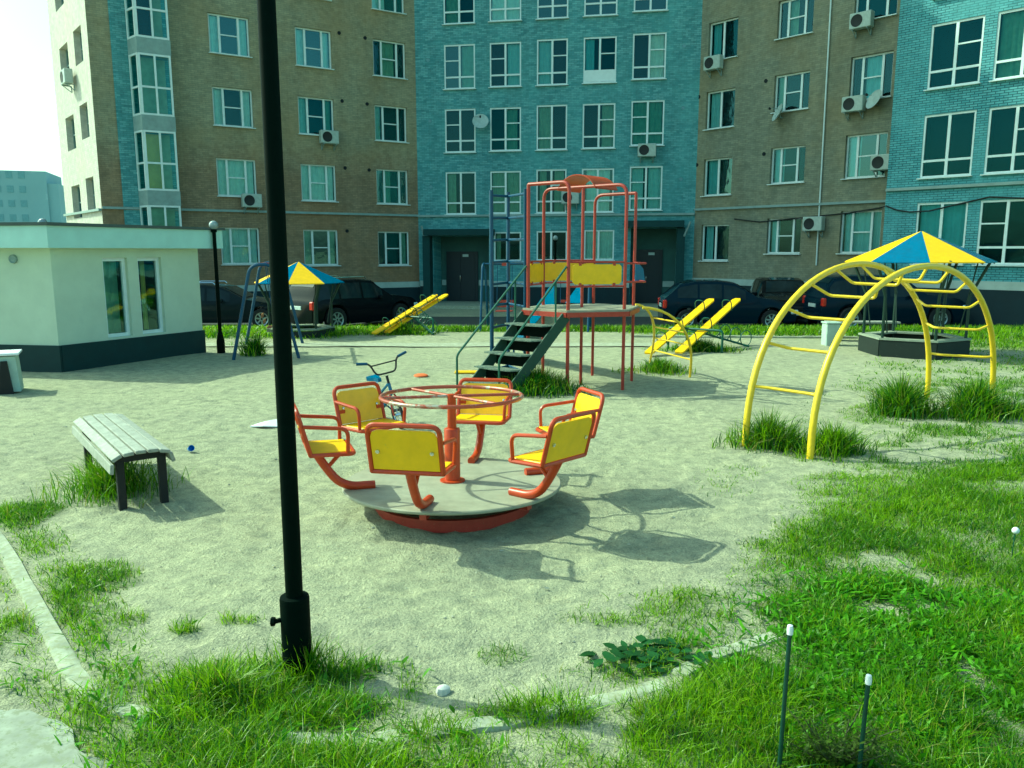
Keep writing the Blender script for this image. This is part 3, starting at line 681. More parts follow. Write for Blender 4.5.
# plinth, pale band and ledge, in pieces that stop at the entrances
mp, mbnd, ml = MB(), MB(), MB()
def strip(mb_, w, a, b_, z0, z1, d, off=0): mb_.box(w.p((a + b_) / 2, (z0 + z1) / 2, d / 2 - .01 + off), (b_ - a, d + .02, z1 - z0), (w.e, w.n, (0, 0, 1)))
bz = {}
for w_, zz in ((WS, .45), (WL, .38), (WC, .42), (WR, .62), (WG, .86)):
    spans = [(0, w_.L)] if w_ is not WC else [(0.05, P1[0] - .45), (P1[1] + .02, P2[0] - .02), (P2[1] + .3, w_.L - .05)]
    for a, b_ in spans:
        strip(mp, w_, a, b_, ZB + .02, zz, .05); strip(mbnd, w_, a + .003, b_ - .003, zz + .002, zz + .26, .045)
    zl = {id(WS): 3.55, id(WL): 3.62, id(WC): 3.60, id(WR): 3.78, id(WG): 4.02}[id(w_)]
    strip(ml, w_, 0.02, w_.L - .02, zl, zl + .09, .11)
mp.build('plinth', M['navy'], bld, 0); mbnd.build('band', M['band'], bld, 0); ml.build('ledge', M['ledge'], bld, 0)
def entrance(P, side, du0, du1, dv0, dv1):
    d0, d1 = WC.s_of(du0, 280)[0] , WC.s_of(du1, 280)[0]
    zt = WC.s_of((du0 + du1) / 2, dv0)[1]; zb = ZB + .27
    e = MB(); e.box(WC.p((P[0] + P[1]) / 2, P[3] + .16, .30), (P[1] - P[0] + .55, .9, .28), (WC.e, WC.n, (0, 0, 1)))
    e.build('canopy', M['portal'], bld, 0)
    pl_ = MB(); s_ = P[0] - .22 if side < 0 else P[1] + .16
    pl_.box(WC.p(s_, (ZB + P[3]) / 2 + .01, .20), (.34, .6, P[3] - ZB - .02), (WC.e, WC.n, (0, 0, 1))); pl_.build('pillar', M['portal'], bld, 0)
    st = MB(); st.box(WC.p((P[0] + P[1]) / 2, ZB + .16, .55), (P[1] - P[0] + .6, 3.3, .26), (WC.e, WC.n, (0, 0, 1))); st.build('porch_step', M['concrete'], bld, 0)
    d = MB(); d.box(WC.p((d0 + d1) / 2, (zb + zt) / 2 + .02, -1.26), (d1 - d0, .07, zt - zb), (WC.e, WC.n, (0, 0, 1)))
    for q in (.27, .73): d.box(WC.p(d0 + (d1 - d0) * q, (zb + zt) / 2, -1.215), ((d1 - d0) * .36, .025, (zt - zb) * .86), (WC.e, WC.n, (0, 0, 1)))
    do = d.build('door', M['door'], bld, 0)
    h = MB(); h.tube(fillet([WC.p(d0 + .45 * (d1 - d0), zb + .95, -1.2), WC.p(d0 + .45 * (d1 - d0), zb + .95, -1.13), WC.p(d0 + .45 * (d1 - d0), zb + 1.25, -1.13), WC.p(d0 + .45 * (d1 - d0), zb + 1.25, -1.2)], .03), .014, 8); h.build('handle', M['chrome'], do)
    q = MB(); q.box(WC.p(d0 + .62 * (d1 - d0), zt - .17, -1.19), (.28, .02, .12), (WC.e, WC.n, (0, 0, 1))); q.build('number_plate', M['plate'], do, 0)
    bn = MB(); bn.box(WC.p((P[0] + d0) / 2 + .0, .55, -1.28), (max(.1, d0 - P[0] - .08), .06, .26), (WC.e, WC.n, (0, 0, 1)))
    bn.build('band', M['band'], bld, 0); bn = MB()
    if P[1] - d1 > .15: bn.box(WC.p((P[1] + d1) / 2, .55, -1.28), (P[1] - d1 - .08, .06, .26), (WC.e, WC.n, (0, 0, 1))); bn.build('band', M['band'], bld, 0)
entrance(P1, -1, 440, 472, 252, 307); entrance(P2, 1, 632, 662, 250, 308)
# glazed bay on the brown wing with grey blue strip
s_strip = WL.s_of(119, 150)[0]; s_b0 = WL.s_of(141, 150)[0]; s_b1 = WL.s_of(182, 150)[0]
mb = MB(); strip(mb, WL, s_strip, s_b1 - .2, ZB + .9, 3.6, .06); strip(mb, WL, s_strip, s_b1 - .2, 3.72, HB - .1, .06)
ob = mb.build('corner_strip', M['brickgrey'], bld, 0)
ul = ob.data.uv_layers.new(name='UVMap')
for lp in ob.data.loops:
    p = Vector(ob.data.vertices[lp.vertex_index].co); ul.data[lp.index].uv = ((p - WL.A).dot(WL.e), p.z)
BD = .78; bs0, bs1 = s_b0 + .02, s_b1 - .34; SK = .2
WF = Wall((WL.p(bs0, 0, BD).x, WL.p(bs0, 0, BD).y), (WL.p(bs1, 0, BD).x, WL.p(bs1, 0, BD).y))
WD = Wall((WL.p(bs0 - SK, 0, .07).x, WL.p(bs0 - SK, 0, .07).y), (WL.p(bs0, 0, BD).x, WL.p(bs0, 0, BD).y))
zrow = [WL.s_of(160, 192)[1] + (k - 1) * FLOOR for k in range(0, 6)]
hg = 2.2
inn = MB()
for k, z in enumerate(zrow):
    zt = z + hg; lo = z - (FLOOR - hg)
    spd = MB(); spd.prism([(bs0 - SK - .03, .062), (bs1 + .03, .062), (bs1 + .03, BD + .03), (bs0 - .02, BD + .03)], (WL.e, WL.n, (0, 0, 1)), z - lo - .01, 0, WL.A + Vector((0, 0, lo + .005))); spd.build('bay_panel', M['ledge'], bld, 0)
    inn.box(WL.p((bs0 + bs1) / 2, z + hg / 2, .08), (bs1 - bs0 - .2, .02, hg - .1), (WL.e, WL.n, (0, 0, 1)))
    f = MB()
    for w_ in (WF, WD):
        cols_ = [0.03, w_.L / 2, w_.L - .03] if w_ is WF else [.05, w_.L - .06]
        for c_ in cols_: f.box(w_.p(c_, z + hg / 2, 0), (.07, .07, hg), (w_.e, w_.n, (0, 0, 1)))
        for zz in (z + .035, z + hg * .46, zt - .035): 
            for a, b_ in zip(cols_[:-1], cols_[1:]): f.box(w_.p((a + b_) / 2, zz, 0), (b_ - a - .07, .06, .07), (w_.e, w_.n, (0, 0, 1)))
    o = f.build('bay_window', M['white'], bld, 0)
    g = MB()
    for w_ in (WF, WD): g.add([w_.p(.05, z + .05, -.012), w_.p(w_.L - .05, z + .05, -.012), w_.p(w_.L - .05, zt - .05, -.012), w_.p(.05, zt - .05, -.012)], [(0, 1, 2, 3)])
    g.build('pane', M['glass'], o, 0)
    c_ = MB(); mat = [cg, refl_y, cg, M['dark'], cg, cg][k]  # the yellow sheet paints in the reflection of a yellow building
    c_.box(WF.p(WF.L * .30, z + hg / 2, -.3), (WF.L * .45, .02, hg - .2), (WF.e, WF.n, (0, 0, 1))); c_.build('curtain', mat, o, 0)
inn.build('bay_back', cg, bld, 0)
# round vent holes beside the windows
vt = []
for (w_, u, v) in ((WL, 339, 33), (WL, 365, 38), (WL, 342, 101), (WL, 367, 104), (WL, 345, 168), (WL, 369, 170), (WL, 347, 231), (WC, 428, 60), (WC, 430, 121), (WC, 431, 187), (WC, 684, 46), (WC, 683, 108), (WC, 681, 179), (WR, 699, 29), (WR, 699, 97), (WR, 697, 165), (WR, 766, 81), (WR, 764, 154)):
    s_, z_ = w_.s_of(u, v); q = MB(); q.lathe([(.055, 0), (.075, .012), (.078, -.02)][::1], w_.p(s_, z_, .012), 12, 0, (w_.e, Vector((0, 0, 1)), w_.n)); q.build('vent', M['fardark'] if w_ is WC else M['dark'], bld, 0)
# down pipes
def pipe(w_, pts, r, mat):
    q = MB(); q.tube(fillet([w_.p(w_.s_of(u, v)[0], w_.s_of(u, v)[1], o_) for u, v, o_ in pts], .12), r, 8); return q.build('drain_pipe', mat, bld)
pipe(WC, [(690, 222, .55), (684, 236, .5), (680, 243, .12), (680.5, 312, .12)], .045, M['ledge'])
pipe(WC, [(424, 226, .4), (426, 236, .35), (428, 246, .12), (428.5, 312, .12)], .045, M['ledge'])
q = MB(); s_, z_ = WR.s_of(831, 0); s2, z2 = WR.s_of(819, 268); q.tube([WR.p(s_, 16, .06), WR.p((s_ + s2) / 2, z2 + .1, .06)], .03, 8); q.build('conduit', M['white'], bld)

def ac(w_, u, v, wpx, label, off=0):
    s_, z_ = w_.s_of(u, v); c_ = w_.p(s_, z_ - .27, .06)
    t = thing('air_conditioner', label, 'air conditioner', tuple(c_), math.atan2(w_.e.y, w_.e.x), 'air conditioners on the facade')
    b = MB(); b.box((0, -.20, .27), (.78, .30, .54), None, 0, .02); b.build('casing', M['acbody'], t, 0)
    g = MB(); g.lathe([(.0, .004), (.19, .004), (.21, .012), (.215, 0)][::-1], (-.12, -.353, .27), 20, 0, ((1, 0, 0), (0, 0, 1), (0, -1, 0))); g.build('fan_grille', M['cable'], t)
    for x in (-.27, .27): h = MB(); h.bar((x, .06 - .06, -.02), (x, -.34, -.02), .04, .03); h.bar((x, -.0, -.25), (x, -.0, -.02), .04, .03, (1, 0, 0)); h.bar((x, -.02, -.24), (x, -.3, -.03), .025, .025); h.build('bracket', M['ledge'], t, 0)
    return t
ac(WL, 327, 138, 15, 'small air conditioner under the middle window of the left brown wing')
ac(WL, 250, 201, 17, 'pale air conditioner below the curtained window nearest the bay')
ac(WC, 647, 151, 15, 'air conditioner beneath the rightmost grey wing window')
ac(WC, 571, 198, 15, 'air conditioner on the grey wing seen through the red tower top')
ac(WR, 717, 64, 16, 'air conditioner under a window beside the grey wing on the right brown wing')
ac(WR, 865, 22, 17, 'topmost air conditioner on the right brown wing')
ac(WR, 857, 105, 17, 'air conditioner next to a satellite dish on the right brown wing')
ac(WR, 817, 224, 17, 'ground floor air conditioner beside the white conduit')
ac(WR, 886, 163, 12, 'air conditioner half hidden by the pale grey corner block')
ac(WS, 74, 78, 10, 'air conditioner on the sunlit end wall between two narrow windows')
def dish(w_, u, v, label, yaw):
    s_, z_ = w_.s_of(u, v); c_ = w_.p(s_, z_, .02)
    t = thing('satellite_dish', label, 'satellite dish', tuple(c_), math.atan2(w_.e.y, w_.e.x), 'satellite dishes on the facade')
    d = Vector((math.sin(yaw), -math.cos(yaw), .45)).normalized(); ex = d.orthogonal().normalized(); ey = d.cross(ex)
    q = MB(); q.lathe([(.0, -.02), (.12, -.012), (.24, .015), (.34, .06), (.36, .07), (.34, .05), (.24, -.005), (.0, -.04)], Vector((0, -.30, 0)), 24, 0, (ex, ey, d)); q.build('reflector', M['dish'], t)
    a = MB(); a.tube([(0, 0, -.15), (0, -.16, -.15), Vector((0, -.30, 0)) - d * .03], .02, 8); a.tube([Vector((0, -.30, 0)) - ey * .33 + d * .04, Vector((0, -.30, 0)) + d * .38], .012, 6); a.build('arm', M['ledge'], t)
    l = MB(); l.lathe([(.0, 0), (.04, 0), (.045, .08), (0, .09)], Vector((0, -.30, 0)) + d * .36, 12, 0, (ex, ey, d)); l.build('receiver', M['cable'], t)
dish(WC, 482, 123, 'satellite dish between two windows of the grey wing', .2)
dish(WR, 783, 114, 'satellite dish at the corner of a window on the right brown wing', -.7)
dish(WR, 879, 101, 'satellite dish beside an air conditioner near the pale corner block', -.5)
q = MB(); pts = []
for (w_, u, v) in ((WR, 735, 219), (WR, 760, 222), (WR, 800, 218), (WR, 850, 213), (WR, 880, 208)): s_, z_ = w_.s_of(u, v); pts.append(w_.p(s_, z_, .05))
for (u, v) in ((887, 206), (897, 210), (910, 212), (930, 211), (960, 204), (990, 197), (1040, 199)): s_, z_ = WG.s_of(u, v); pts.append(WG.p(s_, z_, .05))
q.tube(pts, .025, 6); tag(q.build('facade_cable', M['cable']), 'black sagging cable strung along the ground floor of the right wing', 'cable')

# far block, its haze painted as pale wall colour
fb = thing('far_apartment_building', 'distant haze tinted apartment block beyond the small white building', 'building', (-107, 162, 0), R(18))
q = MB(); q.box((0, 0, 8.3), (30, 14, 18), None); q.box((-12, 0, 9.5), (9, 15, 19.5), None); q.box((12.9, 0, 6.8), (8, 13, 16.5), None); q.build('wall', M['farhaze'], fb, 0)
q = MB()
for i in range(9):
    for j in range(6): q = MB(); q.box((-6 + i * 2.1, -7.02, 3 + j * 2.7), (1.1, .1, 1.3)); q.build('window', M['fardark'], fb, 0)

# ================================================================== SHED
SC = Vector((-7.72, 13.55, 0)); SR = Vector((-6.30, 16.25, 0)); SL = Vector((-12.5, 14.3, 0))
er = (SR - SC).normalized(); el = (SL - SC).normalized()
shed = thing('utility_building', 'small cream flat roofed building with dark plinth at the left edge', 'building')
S4 = [SL, SC, SR, SR + (SL - SC)]
WA, WB = Wall(SL.xy[:], SC.xy[:]), Wall(SC.xy[:], SR.xy[:])
def shedbox(u0, u1, v0, v1): return WB.box(u0, u1, v0, v1)
w1 = list(shedbox(105, 130, 260, 337)); w2 = list(shedbox(140, 163.5, 261, 332)); w1[2] = w2[2] = .50; w1[3] = w2[3] = 1.93
WB.open += [tuple(w1), tuple(w2)]
for w_ in (WA, WB): w_.build(M['cream'], .0, 2.2, .1, shed)
WA2 = Wall(SR.xy[:], S4[3].xy[:]); WB2 = Wall(S4[3].xy[:], SL.xy[:]); WA2.build(M['cream'], 0, 2.2, .1, shed); WB2.build(M['cream'], 0, 2.2, .1, shed)
window(WB, *w1, .10, 'tall', shed, [(.0, 1, cg)], False); window(WB, *w2, .10, 'tall', shed, [(.4, .62, refl_y)], False)  # these sheets paint in reflections: greenish over the first pane, yellow in the second
q = MB(); strip(q, WA, -.03, WA.L + .03, -.2, .46, .03); strip(q, WB, 0.03, WB.L + .03, -.2, .46, .03); q.build('plinth', M['plinth'], shed, 0)
ov = .30; ctr = (SC + SR + SL + S4[3]) / 4
def outset(p, k=ov):
    return p
a_, b_ = (SC - SR).normalized(), (SC - SL).normalized()
RP = [SL + (-b_ + 0 * a_) * ov + a_ * ov, SC + b_ * ov + a_ * ov, SR + b_ * ov - a_ * ov, S4[3] - b_ * ov - a_ * ov]
q = MB(); q.prism([(p.x, p.y) for p in RP], ((1, 0, 0), (0, 1, 0), (0, 0, 1)), .36, 0, (0, 0, 2.10)); q.build('fascia', M['fascia'], shed, 0)
RP2 = [p + (p - ctr).normalized() * .06 for p in RP]
q = MB(); q.prism([(p.x, p.y) for p in RP2], ((1, 0, 0), (0, 1, 0), (0, 0, 1)), .05, 0, (0, 0, 2.463)); q.build('roof', M['rooffelt'], shed, 0)
s_, z_ = WA.s_of(14, 259); q = MB(); q.lathe([(.0, .012), (.05, .012), (.07, .03), (.075, -.01)][::-1], WA.p(s_, z_, .012), 16, 0, (WA.e, Vector((0, 0, 1)), WA.n)); q.build('vent', M['ledge'], shed)

# ================================================================== LAMP POSTS
def lamp_post(label, x, y, h, r, sleeve=False):
    t = thing('street_lamp', label, 'lamp post', on(x, y), 0, 'globe lamp posts of the courtyard')
    p = MB(); p.lathe([(r * 1.0, -.05), (r, h * .5), (r * .93, h), (r * 1.5, h + .005), (r * 1.5, h + .05), (r, h + .06)], seg=20); p.build('pole', M['pole'], t)
    s = MB()
    if sleeve:
        s.lathe([(r * 1.72, -.05), (r * 1.72, .398), (r * 1.66, .41), (r * .99, .414)], seg=24); s.build('sleeve', M['pole'], t)
        b = MB(); b.tube([(-r * 1.6, -.03, .30), (-r * 2.25, -.05, .30)], .012, 8); b.lathe([(.022, 0), (.022, .018), (0, .02)], (-r * 2.1, -.045, .30), 6, 0, ((0, 1, 0), (0, 0, 1), (-1, 0, 0))); b.build('bolt', M['pole'], t)
    else:
        s.lathe([(r * 2.1, -.05), (r * 2.1, .25), (r * 1.2, .42), (r * .98, .43)], seg=16); s.build('foot', M['pole'], t)
    g = MB(); n = 10; rg = .13 if sleeve else .09; g.lathe([(rg * math.sin(math.pi * k / n), h + .05 + rg - rg * math.cos(math.pi * k / n)) for k in range(n + 1)], seg=20); g.build('globe', M['globe'], t, 80)
    return t
lamp_post('near blackish lamp post with bolted sleeve at its foot', *G(298, 673), 3.9, .041, True)
lamp_post('far lamp post with white globe beside the cream building and swing', -5.93, 16.2, 2.42, .038)
lamp_post('lamp post whose white globe shows just above the cream building roof', -9.9, 17.2, 2.50, .038)
lamp_post('lamp post behind the red tower in front of the entrance wing', 1.52, 28.5, 2.75, .045)

# ================================================================== ROUNDABOUT
cxr, cyr = -.485, 6.2
car = thing('merry_go_round', 'red and yellow merry go round with six seats on a round deck', 'merry-go-round', on(cxr, 6.30)); car.rotation_euler[0] = R(-2.0); car.scale = (1.02, 1.02, 1.02)
q = MB(); q.lathe([(.0, .172), (.86, .172), (.868, .18), (.868, .193), (.86, .2), (.0, .2)], seg=64); q.build('deck', M['deck'], car, 40)
q = MB(); q.lathe([(.58, -.03), (.62, -.03), (.62, .060), (.58, .060), (.58, -.03)], seg=56)
for k in range(6):
    a = R(19 + 60 * k); q.bar((.06 * math.cos(a), .06 * math.sin(a), .14), (.80 * math.cos(a), .80 * math.sin(a), .14), .05, .045)
q.build('base_ring', M['redworn'], car, 40)
q = MB(); q.lathe([(.063, .195), (.063, .62), (.058, .628), (.036, .632), (.034, .90), (.0, .905)], seg=24); q.lathe([(.10, .2), (.10, .212), (.063, .214)], seg=24); q.build('post', M['red'], car)
q = MB(); q.tube([(.555 * math.cos(2 * math.pi * k / 48), .555 * math.sin(2 * math.pi * k / 48), .885) for k in range(48)], .0155, 10, True)
for a in (R(-48), R(12)):
    q.tube([(-.545 * math.cos(a), -.545 * math.sin(a), .885), (.545 * math.cos(a), .545 * math.sin(a), .885)], .0125, 8)
q.build('handle_ring', M['ringmetal'], car)
def seat(ang):
    """frame (chair) > seat_board, back_board; radial x outwards, y along the rim"""
    a = R(ang); mt = Matrix.Rotation(a, 4, 'Z'); f = MB()
    path = [(.62, 0, .222), (.80, 0, .225), (.90, 0, .27), (.97, 0, .36), (1.03, 0, .455), (1.075, 0, .535)]
    f.tube(fillet(path, .06, 4), .033, 12)
    f.tube([(.985, 0, .375), (.85, 0, .515)], .016, 8)
    hw = .245; zs = .535; xi, xo = .80, 1.115
    f.tube(fillet([(xo, -hw, zs), (xi, -hw, zs - .005), (xi, hw, zs - .005), (xo, hw, zs)], .06, 5), .0165, 8)
    xb, zb = 1.205, .865
    f.tube(fillet([(xo, -hw, zs), (xb, -hw, zb), (xb, hw, zb), (xo, hw, zs)], .065, 6), .0175, 8)
    f.tube([(xo, -hw, zs), (xo, hw, zs)], .0165, 8)
    for s in (-1, 1):
        f.tube(fillet([(xi + .05, s * hw, zs), (xi + .045, s * (hw + .012), zs + .185), (xb - .04, s * (hw + .008), zs + .215)], .065, 5), .0145, 8)
        f.box((1.142, s * (hw - .035), .66), (.012, .07, .03))
    ch = f.build('chair', M['red'], car); ch.matrix_local = mt
    sb = MB(); sb.box(((xi + xo) / 2 + .005, 0, zs + .010), (xo - xi - .035, 2 * hw - .035, .014), None, 0, .004)
    sb.build('seat_board', M['yellow'], ch, 0)
    bb = MB(); d = Vector((xb - xo, 0, zb - zs)); L = d.length; ez = d / L; ex = Vector((0, 1, 0)); ey = ez.cross(ex)
    w2, h2, rc = hw - .018, L - .035, .05; pg = [(-w2, .02), (w2, .02), (w2, h2 - rc), (w2 - rc * .3, h2 - rc * .3), (w2 - rc, h2), (-w2 + rc, h2), (-w2 + rc * .3, h2 - rc * .3), (-w2, h2 - rc)]
    bb.prism(pg, (ex, ez, ey), .012, 0, Vector((xo, 0, zs)) - ey * .006); bo = bb.build('back_board', M['yellow'], ch, 0)
    for s in (-1, 1): bt = MB(); bt.lathe([(.0, .018), (.012, .014), (.014, -.018), (0, -.02)], Vector((xo, 0, zs)) + ez * (L * .45) + ex * (s * (hw - .06)), 10, 0, (ex, ez, ey)); bt.build('bolt', M['chrome'], ch)
for a in (-101, -41, 19, 79, 139, -161): seat(a)

# ================================================================== BENCH
be = Vector((-.60, .80, 0)); bw = Vector((.80, .60, 0)); B0 = Vector((-3.06, 6.22, 0)); BL = 1.80; ang = math.atan2(be.y, be.x)
ben = thing('slatted_bench', 'backless bench of pale weathered slats on dark legs', 'bench', on(-3.09, 6.08), ang)
# local: x along bench away from viewer, y = left of x  => width runs along -y
prof = [(.046, .360, -84), (.004, .442, -28), (-.082, .464, -5), (-.174, .468, 0), (-.266, .467, 1), (-.352, .452, 12), (-.405, .395, 74)]
for (yy, zz, tl) in prof:
    s = MB(); t = R(tl); ey = Vector((0, math.cos(t), math.sin(t))); ez = Vector((0, -math.sin(t), math.cos(t)))
    s.box((BL / 2 - .02 + random.uniform(-.01, .01), yy, zz), (BL, .078, .028), ((1, 0, 0), ey, ez), 0, .004); s.build('slat', M['wood'], ben, 0)
for xx in (.10, BL - .22):
    for yy in (-.03, -.345):
        l = MB(); l.box((xx, yy, .19), (.06, .06, .43), None, 0, .005); l.build('leg', M['black'], ben, 0)
    c_ = MB(); c_.bar((xx, .005, .415), (xx, -.375, .415), .055, .06); c_.build('crossbar', M['black'], ben, 0)

# litter bin at the left edge
bn = thing('litter_bin', 'pale box shaped litter bin with overhanging lid cut by the left edge', 'litter bin', on(-7.49, 11.65), R(26))
q = MB(); q.prism([(-.24, 0), (.22, 0), (.19, .52), (-.21, .52)], ((1, 0, 0), (0, 0, 1), (0, 1, 0)), .42, 0, (0, -.21, .02)); q.build('body', M['bin'], bn, 0)
q = MB(); q.box((0, 0, .575), (.48, .52, .035), None, 0, .006); q.build('lid', M['whitecap'], bn, 0)
q = MB(); q.prism([(-.105, -.03), (.085, -.03), (.035, .48), (-.045, .48)], ((1, 0, 0), (0, 0, 1), (0, 1, 0)), .06, 0, (.05, -.285, .0)); q.build('stand', M['black'], bn, 0)

# ================================================================== TOWER
tw = thing('climbing_tower', 'red climbing tower with yellow panels, green stairs and blue ladder', 'climbing tower', (0, 0, 0))
HX = {'P1': (.245, 12.15), 'P2': (.815, 11.65), 'P6': (1.66, 11.85), 'P7': (1.915, 12.65), 'P5': (1.335, 13.15), 'P3': (.50, 12.82)}
PC_ = (1.07, 12.30); zp = 1.2
def P3(k, z): x, y = HX[k]; return Vector((x, y, z))
def loop(a, b, ztop, ra, rb, r=.027):
    q = MB(); z0a = gzf(*HX[a]) - .1; z0b = gzf(*HX[b]) - .1
    pts = [P3(a, z0a), P3(a, ztop), P3(b, ztop), P3(b, z0b)]
    A, Bp, C, D = pts; out = [A]
    for cpt, p0, p1, rad in ((Bp, A, C, ra), (C, Bp, D, rb)):
        f = fillet([p0, cpt, p1], rad, 6); out += f[1:-1]
    out.append(D); q.tube(out, r, 10); q.build('post_frame', M['redworn'], tw)
loop('P1', 'P2', 3.02, .02, .14); loop('P3', 'P6', 3.0, .16, .16, .025); loop('P5', 'P7', 2.93, .16, .02, .024)
q = MB(); q.tube([(*PC_, -.1), (*PC_, 2.98)], .024, 10); q.build('centre_post', M['redworn'], tw)
hexp = [HX[k] for k in ('P1', 'P2', 'P6', 'P7', 'P5', 'P3')]; cxx = sum(p[0] for p in hexp) / 6; cyy = sum(p[1] for p in hexp) / 6
def grow(k): return [(cxx + (x - cxx) * k, cyy + (y - cyy) * k) for x, y in hexp]
q = MB(); q.prism(grow(1.10), ((1, 0, 0), (0, 1, 0), (0, 0, 1)), .03, 0, (0, 0, zp - .03)); q.build('platform', M['deck'], tw, 0)
q = MB(); g_ = grow(1.105)
for i in range(6): q.bar((*g_[i], zp - .065), (*g_[(i + 1) % 6], zp - .065), .035, .07)
q.build('platform_frame', M['redworn'], tw, 0)
def panel(a, b, z0, z1, trim=.06):
    A, B = P3(a, 0), P3(b, 0); d = (B - A); L = d.length; e = d / L; n = Vector((e.y, -e.x, 0)); w = L - 2 * trim; r = .035
    h = z1 - z0; pg = [(r, 0), (w - r, 0), (w, r), (w, h - r), (w - r, h), (r, h), (0, h - r), (0, r)]
    q = MB(); q.prism(pg, (e, (0, 0, 1), n), .014, 0, A + e * trim + Vector((0, 0, z0))); q.build('panel', M['yellow'], tw, 0)
    q = MB()
    for z in (z0 - .03, z1 + .03): q.tube([A + Vector((0, 0, z)), B + Vector((0, 0, z))], .014, 8)
    for t in (.2, .8):
        for z in (z0 - .01, z1 + .01): q.box(A + e * (L * t) + Vector((0, 0, z)) + n * .004, (.04, .03, .06), (e, n, (0, 0, 1)))
    q.build('guard_rail', M['redworn'], tw, 0)
panel('P2', 'P6', 1.57, 1.86); panel('P1', 'P3', 1.57, 1.86, .035); panel('P3', 'P5', 1.58, 1.87, .0)
# curved sheet roof over the far bay
A = Vector((.92, 12.75, 0)); e = (P3('P5', 0) - P3('P3', 0)).normalized(); q = MB(); n = 12
d = Vector((1, -.86, 0)).normalized(); mid = Vector((1.16, 12.62, 2.98))
for k in range(n + 1):
    a = math.pi * (.12 + .76 * k / n); p = mid - d * (.38 * math.cos(a)) + Vector((0, 0, .34 * math.sin(a) - .13))
    for s in (-1, 1): q.v.append(tuple(p + Vector((.653, .757, 0)) * (s * .30)))
    for s in (-1, 1): q.v.append(tuple(p + Vector((.653, .757, 0)) * (s * .30) - Vector((0, 0, .012))))
for k in range(n):
    o = 4 * k; q.f += [(o, o + 1, o + 5, o + 4), (o + 2, o + 6, o + 7, o + 3), (o, o + 4, o + 6, o + 2), (o + 1, o + 3, o + 7, o + 5)]; q.mi += [0] * 4
q.build('roof_sheet', M['red'], tw, 40)
# stairs
SA, SB = Vector((.20, 12.12, 0)), Vector((.78, 11.62, 0)); run = Vector((-.86, -.33, 0)); zt0 = 1.17
for nm, S0 in (('stringer', SA), ('stringer', SB)):
    q = MB(); q.bar(S0 + Vector((0, 0, zt0 - .06)), S0 + run + Vector((0, 0, -.02)), .035, .15, (0, 0, 1)); q.build(nm, M['stair'], tw, 0)
for i in range(1, 6):
    t = i / 5.6; c0 = SA + run * t; c1 = SB + run * t; z = zt0 * (1 - t) + .03; st = run.normalized()
    vs = []; 
    for (pp_, zz) in ((c0 - st * .02, z), (c1 - st * .02, z), (c1 + st * .17 - (c1 - c0) * .06, z - .005), ((c0 + c1) / 2 + st * .21, z - .008), (c0 + st * .17 + (c1 - c0) * .0, z - .005)): vs.append(pp_ + Vector((0, 0, zz)))
    q = MB(); k = len(vs); q.add(vs + [p - Vector((0, 0, .02)) for p in vs], [tuple(range(k)), tuple(range(k, 2 * k))[::-1]] + [(j, k + j, k + (j + 1) % k, (j + 1) % k) for j in range(k)])
    # riser below the tread
    q.build('tread', M['treads'], tw, 0)
    q = MB(); q.bar(c0 - st * .02 + Vector((0, 0, z - .11)), c1 - st * .02 + Vector((0, 0, z - .11)), .012, .17); q.build('riser', M['pole'], tw, 0)
for S0, pk, f in ((SA, 'P1', 1.0), (SB, 'P2', 1.02)):
    top = P3(pk, 1.83) + Vector((-.03, -.02, 0)); ft = S0 + run * (1.18 if pk == 'P1' else 1.12)
    q = MB(); q.tube(fillet([top, ft + Vector((0, 0, .53)), ft + Vector((0, 0, -.1))], .06, 5), .0165, 8)
    md = top.lerp(ft + Vector((0, 0, .53)), .16); q.tube([md, Vector((md.x, md.y, md.z - .62))], .013, 8)
    q.build('handrail', M['green'], tw)
# blue ladder wall
L0, L1, L2 = Vector((-.315, 12.45, 0)), Vector((-.06, 12.85, 0)), P3('P1', 0) + Vector((-.05, .03, 0))
q = MB()
for p, r in ((L0, .031), (L1, .028), (L2, .022)): q.tube([p + Vector((0, 0, -.1)), p + Vector((0, 0, 2.96))], r, 10)
q.build('ladder_post', M['blue'], tw)
for k in range(9):
    z = .2 + k * .335
    if z > 2.95: continue
    q = MB(); q.tube([L0 + Vector((0, 0, z)), L1 + Vector((0, 0, z + .015)), L2 + Vector((0, 0, z + .01))], .021, 8); q.build('rung', M['blue'], tw)
# slide at the back with blue cheeks
SLm = (P3('P3', 0) + P3('P5', 0)) / 2; sd = Vector((-.33, .94, 0)).normalized(); sw = Vector((sd.y, -sd.x, 0))
prof = [(.02, 1.22), (.25, 1.20), (1.9, .36), (2.2, .26), (2.5, .24)]
q = MB()
for x, z in prof:
    for s in (-1, 1): q.v.append(tuple(SLm + sd * x + sw * (s * .24) + Vector((0, 0, z + .0)))); q.v.append(tuple(SLm + sd * x + sw * (s * .24) + Vector((0, 0, z - .015))))
for k in range(len(prof) - 1): o = 4 * k; q.f += [(o, o + 4, o + 6, o + 2), (o + 1, o + 3, o + 7, o + 5)]; q.mi += [0, 0]
q.build('slide_chute', M['chrome'], tw, 0)
for s in (-1, 1):
    q = MB(); up = [(x, z + (.30 if i == 0 else .26 if i == 1 else .13)) for i, (x, z) in enumerate(prof)]
    q.prism([(x, z - .06) for x, z in prof] + up[::-1], (sd, (0, 0, 1), sw), .018, 0, SLm + sw * (s * .25)); q.build('slide_side', M['bluesheet'], tw, 0)
q = MB()
for s in (-1, 1): q.tube([SLm + sd * 2.1 + sw * (s * .2) + Vector((0, 0, .28)), SLm + sd * 2.1 + sw * (s * .2) + Vector((0, 0, -.12))], .02, 8)
q.build('slide_leg', M['blue'], tw)
